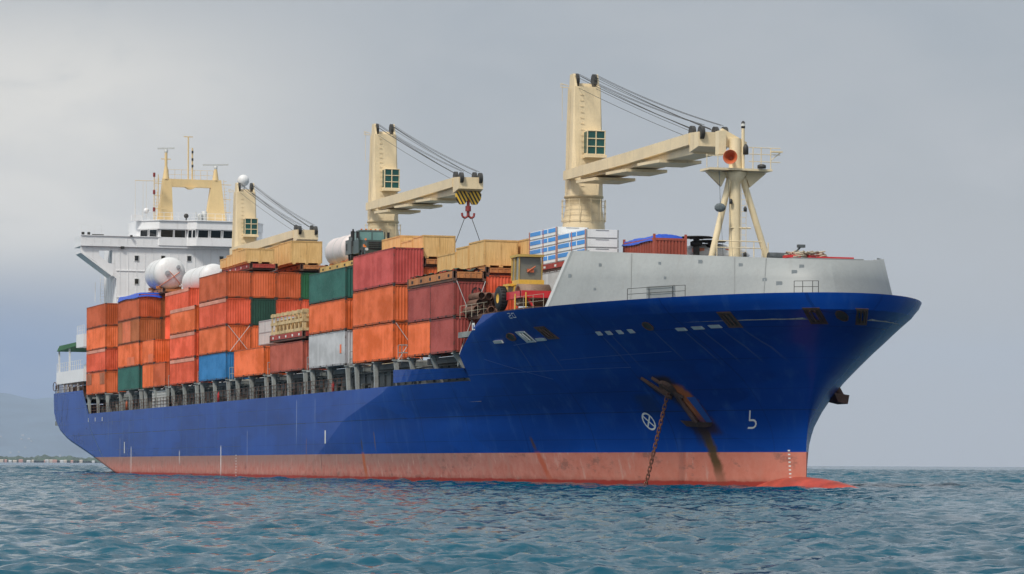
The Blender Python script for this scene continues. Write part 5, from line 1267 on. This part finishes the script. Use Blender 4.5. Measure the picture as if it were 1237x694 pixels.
# ------------------------------------------------------------------ forecastle cargo
# white flat packs with blue window strips
def flat_pack(x0, x1, y0, y1, z0, h, label):
    r = thing('flat_pack_cabin', ((x0+x1)/2, (y0+y1)/2, z0), label, 'flat pack', 'flat-packed white cabins')
    m = MB(); m.box((x0, y0, z0), (x1, y1, z0+h-.03)); part('panel_stack', m, paint('white_flat_pack', (.77, .78, .78), .45, .04, dirt=.15), r)
    m = MB(); L = x1-x0
    for a, b in ((.04, .42), (.46, .66), (.70, .97)): m.box((x0+L*a, y0-.02, z0+h*.42), (x0+L*b, y0-.002, z0+h*.86))
    part('window_strip', m, BLUEPANEL, r)
    m = MB()
    for x in (x0, x1-.1):
        for y in (y0-.03, y1-.07): m.box((x-.01 if x == x0 else x+.02, y, z0+.02), (x+.1 if x == x0 else x+.12, y+.1, z0+h-.04))
    m.box((x0+.12, y0-.015, z0+.03), (x1-.1, y0-.002, z0+h*.10)); m.box((x1+.002, y0+.1, z0+h*.02), (x1+.015, y1-.1, z0+h*.10))
    m.box((x1+.003, y0+.7, z0+h*.82), (x1+.02, y1-.7, z0+h*.90))
    part('edge_frame', m, paint('grey_pack_edge', (.30, .31, .32), .5, .1), r)
    m = MB()
    for a in (.02, .52, .985): m.box((x0+L*a-.05, y0-.045, z0), (x0+L*a+.05, y0-.032, z0+h-.03))
    part('tie_strap', m, STRAPRED, r)
names = ['bottom', 'second from bottom', 'second from top', 'top']
for k in range(4): flat_pack(18.5, 24.75, 5.05, 7.4, 15.75+k*.638, .638, f'blue-striped white flat pack, {names[k]} of the taller pile beside the crates')
for k, nm in enumerate(('bottom', 'middle', 'top')): flat_pack(24.95, 31.2, 5.0, 7.35, 15.75+k*.645, .645, f'white flat pack with blue strips, {nm} of the lower pile by the grey wall')
flat_rack(18.5, 31.1, 5.0, 7.42, 15.22, 15.73, RACKRED, 'red flat rack under the white and blue flat packs')
# small red open-top box with blue tarp
r = thing('open_top_box', (33.4, 9.2, 13.0), 'small brick-red open-top container with a blue tarp, behind the grey wall', 'container')
m = MB(); x0, x1, y0, y1 = 30.4, 36.5, 8.0, 10.35
def wall(a, b, n, fix, axis, sgn):
    for i in range(n):
        p = a+(b-a)*i/n; q = a+(b-a)*(i+.55)/n
        if axis == 'x': m.box((p, fix, 13.0), (q, fix+sgn*.05, 16.75))
        else: m.box((fix, p, 13.0), (fix+sgn*.05, q, 16.75))
m.box((x0, y0+.06, 13.0), (x1-.06, y1, 16.7)); wall(x0+.1, x1-.1, 18, y0+.055, 'x', -1); wall(y0+.1, y1-.1, 9, x1-.055, 'y', 1)
part('body', m, paint('brick_red_box', (.36, .075, .045), .55, .12, rust=.2), r)
m = MB()
for x in (x0, x1-.14):
    for y in (y0-.02, y1-.1): m.box((x, y, 13.0), (x+.16, y+.14, 17.05))
m.box((x0+.17, y0-.01, 16.62), (x1-.15, y0+.04, 16.78)); m.box((x1-.03, y0+.13, 16.62), (x1+.02, y1-.12, 16.78))
part('corner_post', m, MATS['brick_red_box'], r)
tarp(30.2, 36.3, 7.93, 10.3, 16.82, .30, 'blue tarp over the small brick-red box near the foremast', .30, 5)
# road roller on the deck behind the bow bulwark
r = thing('road_roller', (26, 2.4, 12.3), 'yellow and red road roller with a glazed cab behind the bow bulwark', 'road roller')
m = MB(); m.hexa([(22.6, 1.7, 13.3), (26.0, 1.7, 13.0), (26.0, 3.4, 13.0), (22.6, 3.4, 13.3)], [(23.2, 1.7, 14.0), (26.0, 1.7, 14.3), (26.0, 3.4, 14.3), (23.2, 3.4, 14.0)])
m.box((25.0, 1.65, 14.0), (26.6, 3.5, 14.35)); m.box((24.0, 1.3, 13.95), (25.3, 1.75, 14.12)); part('body', m, YELLOW, r)
m = MB(); m.hexa([(24.7, 1.75, 14.36), (26.35, 1.75, 14.36), (26.35, 3.4, 14.36), (24.7, 3.4, 14.36)], [(24.8, 1.8, 15.95), (26.3, 1.8, 15.95), (26.3, 3.35, 15.95), (24.8, 3.35, 15.95)]); cabp = part('cab_glass', m, CABGLASS, r)
m = MB(); m.box((24.5, 1.65, 15.96), (26.6, 3.5, 16.13))
for x, y in ((24.7, 1.72), (26.35, 1.72), (26.35, 3.4), (24.7, 3.4), (25.4, 1.72)): m.hexa([(x-.04, y-.04, 14.36), (x+.04, y-.04, 14.36), (x+.04, y+.04, 14.36), (x-.04, y+.04, 14.36)], [(x-.04, y-.01, 15.95), (x+.04, y-.01, 15.95), (x+.04, y+.07, 15.95), (x-.04, y+.07, 15.95)])
part('cab_frame', m, paint('mustard_cab_paint', (.50, .33, .08), .5, .15), r)
m = MB(); m.cbox((25.3, 2.6, 14.85), (.6, .6, .7)); m.tube((26.46, 2.3, 14.9), (26.46, 2.9, 15.3), .05); m.cbox((26.42, 2.55, 15.0), (.06, .5, .25)); part('seat', m, ORANGE, r)
for y in (1.05, 3.5):
    m = MB(); m.lathe([(-.28, .36), (-.28, .74), (-.2, .82), (.2, .82), (.28, .74), (.28, .36)], (24.4, y, 13.13), (0, 1, 0), 30)
    for i in range(24): a = 2*math.pi*i/24; m.cbox((24.4+.815*math.cos(a), y, 13.13+.815*math.sin(a)), (.09, .44, .09))
    wl_ = part('wheel', m, BLACK, r)
    m = MB(); m.lathe([(-.2, .0), (-.2, .22), (-.25, .34), (-.27, .40), (.2, .40), (.2, 0)], (24.4, y, 13.13), (0, 1, 0), 22); part('rim', m, YELLOW, wl_)
m = MB(); m.hexa([(25.3, 1.15, 12.95), (28.6, 1.15, 13.0), (28.6, 1.35, 13.0), (25.3, 1.35, 12.95)], [(25.3, 1.15, 13.5), (28.6, 1.15, 13.46), (28.6, 1.35, 13.46), (25.3, 1.35, 13.5)]); m.box((25.3, 3.25, 12.98), (28.6, 3.45, 13.46)); m.box((28.4, 1.15, 12.985), (28.75, 3.45, 13.475)); m.hexa([(28.6, 3.2, 12.985), (28.78, 3.2, 12.985), (28.78, 3.7, 13.3), (28.6, 3.7, 13.3)], [(28.6, 3.2, 13.47), (28.78, 3.2, 13.47), (28.78, 4.1, 13.48), (28.6, 4.1, 13.48)])
for y in (1.8, 3.55): m.tube((28.5, y-.15, 12.99), (28.5, y+.35 if y < 2 else y-.3, 12.25), .1, n=6)
part('front_frame', m, RED, r)
m = MB(); m.lathe([(0, 0), (0, .55), (-.12, .58), (-.12, .78), (2.12, .78), (2.12, .58), (2.0, .55), (2.0, 0)], (27.3, 1.45, 13.22), (0, 1, 0), 32); part('drum', m, RUSTPIPE, r)
# rack under it and the deck-edge rail
m = MB(); m.box((12.5, 1.1, 11.95), (31.5, 7.8, 12.26))
part('cargo_platform', m, RUSTY, ship)
for x0, x1 in ((16.9, 23.5), (29.5, 33.9)):
    m = MB()
    for x in np.arange(x0, x1, 1.45): yy = max(.3, yhull(x, 12)+.15); m.tube((x, yy, 12.0), (x, yy, ztop(x)+.9), .02, n=5)
    for dz in (.45, .9): m.tube((x0, max(.3, yhull(x0, 12)+.15), ztop(x0)+dz), (x1, max(.3, yhull(x1, 12)+.15), ztop(x1)+dz), .016, n=5)
    part('deck_edge_rail', m, ROPE, ship)
m = MB()
for x in (29.9, 32.3): m.tube((x, .3, 12.1), (x, .3, 13.15), .05, n=6)
part('yellow_post', m, YELLOW, ship)
# pile of dark steel pipes
k = 0
for dz, n_, o_ in ((0, 4, 0), (.5, 3, .29), (1.0, 3, .4)):
    for i in range(n_):
        y = 1.0+o_+i*.6; z = 12.3+.30+dz; m = MB(); xe = 18.6+rnd.uniform(-.25, .3)
        m.lathe([(0, .24), (0, .29), (-6, .29), (-6, .24), (0, .24)], (xe, y, z), (1, 0, 0), 16)
        m.lathe([(-.4, 0), (-.4, .24)], (xe, y, z), (1, 0, 0), 16)
        solo('steel_pipe', m, RUSTY, (xe-3, y, z), 'dark rusty steel pipe in the pile left of the road roller', 'pipe', 'pile of dark steel pipes')
# truck
r = thing('truck', (-20, 3.7, 18.26), 'dark green military truck with a round-nosed bonnet parked on top of the stack', 'truck')
m = MB(); m.hexa([(-17.6, 2.7, 19.0), (-16.1, 2.8, 19.0), (-16.1, 4.6, 19.0), (-17.6, 4.7, 19.0)], [(-17.6, 2.75, 20.0), (-16.2, 2.9, 19.9), (-16.2, 4.5, 19.9), (-17.6, 4.65, 20.0)])
m.hexa([(-19.3, 2.55, 18.9), (-17.61, 2.55, 18.9), (-17.61, 4.85, 18.9), (-19.3, 4.85, 18.9)], [(-19.3, 2.55, 20.0), (-17.61, 2.55, 20.0), (-17.61, 4.85, 20.0), (-19.3, 4.85, 20.0)])
m.hexa([(-19.3, 2.66, 20.72), (-17.85, 2.66, 20.72), (-17.85, 4.74, 20.72), (-19.3, 4.74, 20.72)], [(-19.2, 2.75, 20.85), (-18.0, 2.75, 20.85), (-18.0, 4.65, 20.85), (-19.2, 4.65, 20.85)])
for y in (2.58, 3.66, 4.76): m.hexa([(-17.75, y, 20.0), (-17.65, y, 20.0), (-17.65, y+.08, 20.0), (-17.75, y+.08, 20.0)], [(-17.95, y+.05, 20.72), (-17.85, y+.05, 20.72), (-17.85, y+.12, 20.72), (-17.95, y+.12, 20.72)])
m.box((-19.3, 2.6, 20.005), (-19.2, 4.8, 20.715)); m.box((-18.6, 2.58, 20.005), (-18.5, 2.64, 20.715)); part('cab', m, OLIVE, r)
m = MB(); m.hexa([(-17.72, 2.66, 20.0), (-17.68, 2.66, 20.0), (-17.68, 4.76, 20.0), (-17.72, 4.76, 20.0)], [(-17.92, 2.7, 20.71), (-17.88, 2.7, 20.71), (-17.88, 4.74, 20.71), (-17.92, 4.74, 20.71)]); m.box((-19.1, 2.6, 20.03), (-18.6, 2.62, 20.68)); m.box((-18.45, 2.6, 20.03), (-18.0, 2.62, 20.68)); part('windscreen', m, glass('teal_windscreen', (.10, .20, .185), .05), r)
m = MB(); m.box((-16.1, 3.0, 19.15), (-16.06, 4.4, 19.75)); part('grille', m, BLACK, r)
m = MB()
for z in (19.25, 19.4, 19.55): m.box((-16.055, 3.0, z), (-16.03, 4.4, z+.05))
m.box((-16.0, 2.6, 18.72), (-15.75, 4.8, 19.0)); part('bumper', m, OLIVE, r)
for y in (2.8, 4.45):
    m = MB(); m.tube((-16.1, y, 19.12), (-15.98, y, 19.12), .13, n=12); part('headlight', m, GREYLITE, r)
m = MB(); m.cbox((-16.6, 2.72, 19.45), (.2, .12, .2)); m.cbox((-16.3, 2.78, 19.95), (.15, .12, .15)); m.cbox((-16.1, 2.68, 19.35), (.08, .18, .12)); part('indicator', m, LAMPGLASS, r)
m = MB()
for k2 in range(5): m.cbox((-18.05, 2.9+k2*.4, 20.9), (.12, .14, .08))
part('roof_lamp', m, LAMPGLASS, r)
m = MB()
for y in (2.42, 5.05): m = MB(); m.path([(-17.7, y+.1 if y < 3 else y-.1, 20.1), (-17.5, y, 20.15), (-17.5, y, 20.6)], .03); m.cbox((-17.5, y, 20.4), (.06, .2, .5)); part('mirror', m, BLACK, r)
m = MB(); m.tube((-19.6, 2.6, 19.6), (-19.6, 2.6, 21.0), .08, n=8); m.cbox((-19.9, 2.65, 20.6), (.4, .25, .5)); part('exhaust_pipe', m, BLACK, r)
m = MB(); m.box((-21.9, 2.55, 18.98), (-19.75, 4.85, 20.2)); m.box((-21.4, 2.7, 20.21), (-20.2, 4.7, 20.5)); part('body_box', m, TRUCKGREY, r)
m = MB(); m.box((-20.0, 2.52, 19.05), (-19.8, 2.548, 20.05)); m.box((-21.7, 2.52, 19.35), (-21.3, 2.548, 19.9)); part('side_locker', m, STEEL_DARK, r)
for x in (-17.2, -20.7):
    for y in (2.6, 4.5):
        m = MB(); m.lathe([(0, .3), (0, .5), (.08, .54), (.26, .54), (.34, .5), (.34, .3)], (x, y, 18.82), (0, 1, 0), 22); wl_ = part('wheel', m, BLACK, r)
        m = MB(); m.lathe([(.05, 0), (.05, .1), (.1, .3), (.3, .3)], (x, y, 18.82), (0, 1, 0), 16); part('rim', m, OLIVE, wl_)
m = MB(); m.box((-21.8, 3.1, 18.6), (-16.0, 4.3, 18.95)); part('chassis', m, BLACK, r)
r.location += Vector((2.9, -1.4, -.12)); WORLD[r.name] = Vector(r.location)
# forecastle gear behind the wave breaker
for (x, y, z, rr) in ((33.6, 12.2, 17.05, 1.15), (33.0, 13.5, 16.85, 1.05), (30.5, 11.2, 16.5, .8)):
    m = MB(); m.tube((x, y, 11.0), (x, y, z), .22, n=12); v_ = part('mushroom_ventilator', m, STEEL_DARK, ship)
    m = MB(); m.lathe([(0, .2), (.02, rr), (.07, rr), (.10, rr*.9), (.12, 0)], (x, y, z), (0, 0, 1), 24)
    for i in range(8): a = 2*math.pi*i/8; m.tube((x, y, z-.02), (x+rr*math.cos(a), y+rr*math.sin(a), z+.03), .04, n=5)
    m.lathe([(-.55, .3), (-.5, .42), (-.25, .42), (-.2, .3)], (x, y, z), (0, 0, 1), 16); part('ventilator_cap', m, BLACK, v_)
r = thing('rescue_boat', (32.5, 13.2, 14.4), 'white covered boat lying behind the foremast legs', 'boat')
m = MB(); pf = [(-3.0, .05), (-2.6, .55), (-1.5, .95), (0, 1.05), (1.5, .95), (2.6, .5), (3.0, .05)]
vs = []; n = 12
for xx, hw in pf:
    for i in range(n): a = 2*math.pi*i/n; vs.append((32.5+.25*xx, 13.6+xx*.92, 15.35+.62*hw*math.sin(a)*1.05)) if False else vs.append((32.5+hw*math.cos(a), 13.9+xx*.9, 15.3+.72*hw*math.sin(a)))
m.add(vs, [(k*n+i, k*n+(i+1) % n, (k+1)*n+(i+1) % n, (k+1)*n+i) for k in range(len(pf)-1) for i in range(n)], True); part('hull', m, WHITE2, r)
m = MB(); m.tube((32.5, 13.9, 14.4), (32.5, 13.9, 11), .3, n=8); m.box((32.0, 12.4, 14.3), (33.0, 15.4, 14.6)); part('cradle', m, GREYDECK, r)
m = MB()
for yy in (12.2, 12.7, 14.6): m.cbox((33.35, yy, 15.5), (.12, .35, .3))
part('marking', m, STRAPRED, r)
r.location.z += .75
m = MB(); m.lathe([(0, .55), (.5, .6), (.9, .45), (1.0, 0)], (30.2, 10.5, 15.5), (0, 0, 1), 16); m.tube((30.2, 10.5, 11), (30.2, 10.5, 15.5), .4, n=10); part('white_ventilator', m, WHITE, ship)
m = MB(); m.box((38.6, 15.3, 11.0), (40.2, 16.5, 15.2)); m.tube((39.3, 15.2, 15.45), (39.3, 16.6, 15.45), .35, n=12); m.tube((39.3, 16.6, 15.2), (39.6, 17.4, 16.2), .07, n=6); m.cbox((39.6, 17.45, 16.25), (.3, .5, .2)); part('mooring_winch', m, paint('dark_winch_grey', (.07, .08, .085), .5, .3, rust=.2), ship)
r = thing('rope_heap', (42.5, 16.5, 14.6), 'heap of pale ropes and red fittings on the foremost deck house', 'rope heap')
m = MB(); rg = random.Random(5)
for k2 in range(9):
    cx2, cy2, zz, rr = 42.4+rg.uniform(-.6, .6), 15.6+rg.uniform(0, 2.0), 14.72+rg.uniform(0, .28), rg.uniform(.3, .6)
    pts = [(cx2+rr*math.cos(q), cy2+rr*1.2*math.sin(q), zz+.05*math.sin(q*3)) for q in np.linspace(0, 2*math.pi, 13)]; m.path(pts, .05, 5)
for k2 in range(6): m.tube((42.2, 15.2+rg.uniform(0, 2), 14.8), (42.6, 15.6+rg.uniform(0, 2.4), 15.1), .04, n=5)
part('rope', m, ROPE, r)
m = MB(); m.box((42.0, 15.1, 14.6), (43.0, 16.0, 14.78)); m.box((42.0, 16.6, 14.6), (43.0, 17.6, 14.78)); m.box((43.2, 17.0, 14.55), (43.5, 19.6, 14.68)); part('red_fitting', m, RED, r); r.location.z += .62
m = MB(); m.box((40.8, 14.9, 11.0), (44.2, 20.0, 15.15)); part('bow_deckhouse', m, GREYBULK, ship)

# ------------------------------------------------------------------ far shore: wooded point, hazy mountain with houses
def far_pos(u, d):    # point on the water at horizontal image position u and distance d
    a = (u-618.5)/FPX; p = CAM+(FW+RT*a)*d; return Vector((p.x, p.y, 0))
m = MB(); rg = random.Random(9); D2 = 9400
us = np.arange(-260, 330, 2.0); top = []; n = 0
ph = [rg.uniform(0, 6.28) for _ in range(12)]
def treeh(u): return max(0.4, 10.5+2.2*math.sin(u*.021+ph[0])+1.6*math.sin(u*.07+ph[1])+1.2*math.sin(u*.19+ph[2])+1.0*math.sin(u*.41+ph[3]))*min(1, max(0, (300-u)/120))
rowsw = []
for layer, (dd, hf) in enumerate(((0, .25), (10, .75), (45, 1.0), (140, .9), (200, 0.0))):
    rowsw.append([tuple(far_pos(u, D2+dd)+Vector((0, 0, 2*treeh(u+7*layer)*hf+2*rg.uniform(-.6, .9)*(hf > 0)))) for u in us])
m.add([p for q in rowsw for p in q], grid_faces(len(rowsw), len(us)), False)
wd = solo('far_woods', m, paint('far_foliage', (.045, .075, .04), .9, .3, dirt=0, scale=.05), far_pos(60, D2), 'low dark band of trees along the hazy far shore', 'trees'); wd['kind'] = 'stuff'
for k, u in enumerate((2, 6, 12, 18, 24, 34, 40, 54, 57, 61, 66, 74, 79, 86, 113, 97)):
    p = far_pos(u+rg.uniform(-1, 1), D2-30); wdt, hh, dp = rg.uniform(5, 14), rg.uniform(4, 7.5), 10
    c, s_ = RT, FW; b = MB()
    def q(a, d_, z): return p+RT*a+FW*d_+Vector((0, 0, z))
    b.hexa([q(-wdt/2, 0, -.3), q(wdt/2, 0, -.3), q(wdt/2, dp, -.3), q(-wdt/2, dp, -.3)], [q(-wdt/2, 0, hh), q(wdt/2, 0, hh), q(wdt/2, dp, hh), q(-wdt/2, dp, hh)])
    b.hexa([q(-wdt/2-.2, -.2, hh+.01), q(wdt/2+.2, -.2, hh+.01), q(wdt/2+.2, dp+.2, hh+.01), q(-wdt/2-.2, dp+.2, hh+.01)], [q(-wdt/2, dp*.45, hh+2), q(wdt/2, dp*.45, hh+2), q(wdt/2, dp*.55, hh+2), q(-wdt/2, dp*.55, hh+2)])
    solo('shore_house', b, paint(('pale_render', 'pink_render', 'white_render')[k % 3], ((.5, .43, .36), (.46, .24, .19), (.52, .52, .52))[k % 3], .8, .1, dirt=0), p, 'tiny pale building on the waterline under the far trees', 'house', 'tiny buildings along the far waterline')
# mountain
D3 = 30000; us = np.linspace(-700, 620, 90); ds = np.linspace(0, 1, 26); vs = []
gn = np.random.default_rng(4); pa = gn.uniform(0, 6.28, 8)
def ridge(u): return 950*math.exp(-((u+130)/330)**2)+120*math.sin(u*.011+pa[0])*math.exp(-((u)/500)**2)+12*math.sin(u*.05+pa[1])
def mth(u, f): return max(-2, ridge(u)*(f**.85))+18*math.sin(u*.06+f*9+pa[2])*f+9*math.sin(u*.15-f*14+pa[3])*f
for f in ds:
    for u in us: p = far_pos(u, D3+4500*f); vs.append((p.x, p.y, mth(u, f)-8))
m = MB(); m.add(vs, grid_faces(len(ds), len(us)), True)
me = m.mesh('hills', paint('haze_tinted_scrub', (.08, .118, .155), .9, .2, dirt=0, scale=.004)); struct(link('hills', me))  # haze blue is mixed into the slope colour, besides the air volume
for k in range(9):
    u = rg.uniform(-20, 100); f = rg.uniform(.06, .34); p = far_pos(u, D3+4500*f); z = mth(u, f)-8; wdt, hh, dp = rg.uniform(12, 30), rg.uniform(6, 11), 20; b = MB()
    def q(a, d_, zz): return Vector((p.x, p.y, z))+RT*a+FW*d_+Vector((0, 0, zz))
    b.hexa([q(-wdt/2, -4, -6), q(wdt/2, -4, -6), q(wdt/2, dp, -6), q(-wdt/2, dp, -6)], [q(-wdt/2, -4, hh), q(wdt/2, -4, hh), q(wdt/2, dp, hh), q(-wdt/2, dp, hh)])
    b.hexa([q(-wdt/2-.3, -4.3, hh+.01), q(wdt/2+.3, -4.3, hh+.01), q(wdt/2+.3, dp+.3, hh+.01), q(-wdt/2-.3, dp+.3, hh+.01)], [q(-wdt/2, 1.5, hh+5), q(wdt/2, 1.5, hh+5), q(wdt/2, 2.5, hh+5), q(-wdt/2, 2.5, hh+5)])
    solo('hillside_house', b, paint('weathered_render', (.30, .28, .27), .8, .1, dirt=0), (p.x, p.y, z), 'tiny pale house dotted on the hazy mountain slope', 'house', 'tiny houses on the mountain slope')

# ------------------------------------------------------------------ the air
hz = MB(); hz.box((CAM.x-35000, CAM.y-35000, -2.0), (CAM.x+35000, CAM.y+35000, 1450))
hm = bpy.data.materials.new('haze_air'); hm.use_nodes = True; t = hm.node_tree; t.nodes.clear()
pv = t.nodes.new('ShaderNodeVolumePrincipled'); pv.inputs['Color'].default_value = (.63, .775, 1.0, 1); pv.inputs['Density'].default_value = 2.8e-5; pv.inputs['Anisotropy'].default_value = 0.0
oo = t.nodes.new('ShaderNodeOutputMaterial'); t.links.new(pv.outputs[0], oo.inputs['Volume'])
ho = link('haze', hz.mesh('haze', hm)); struct(ho, 'stuff')
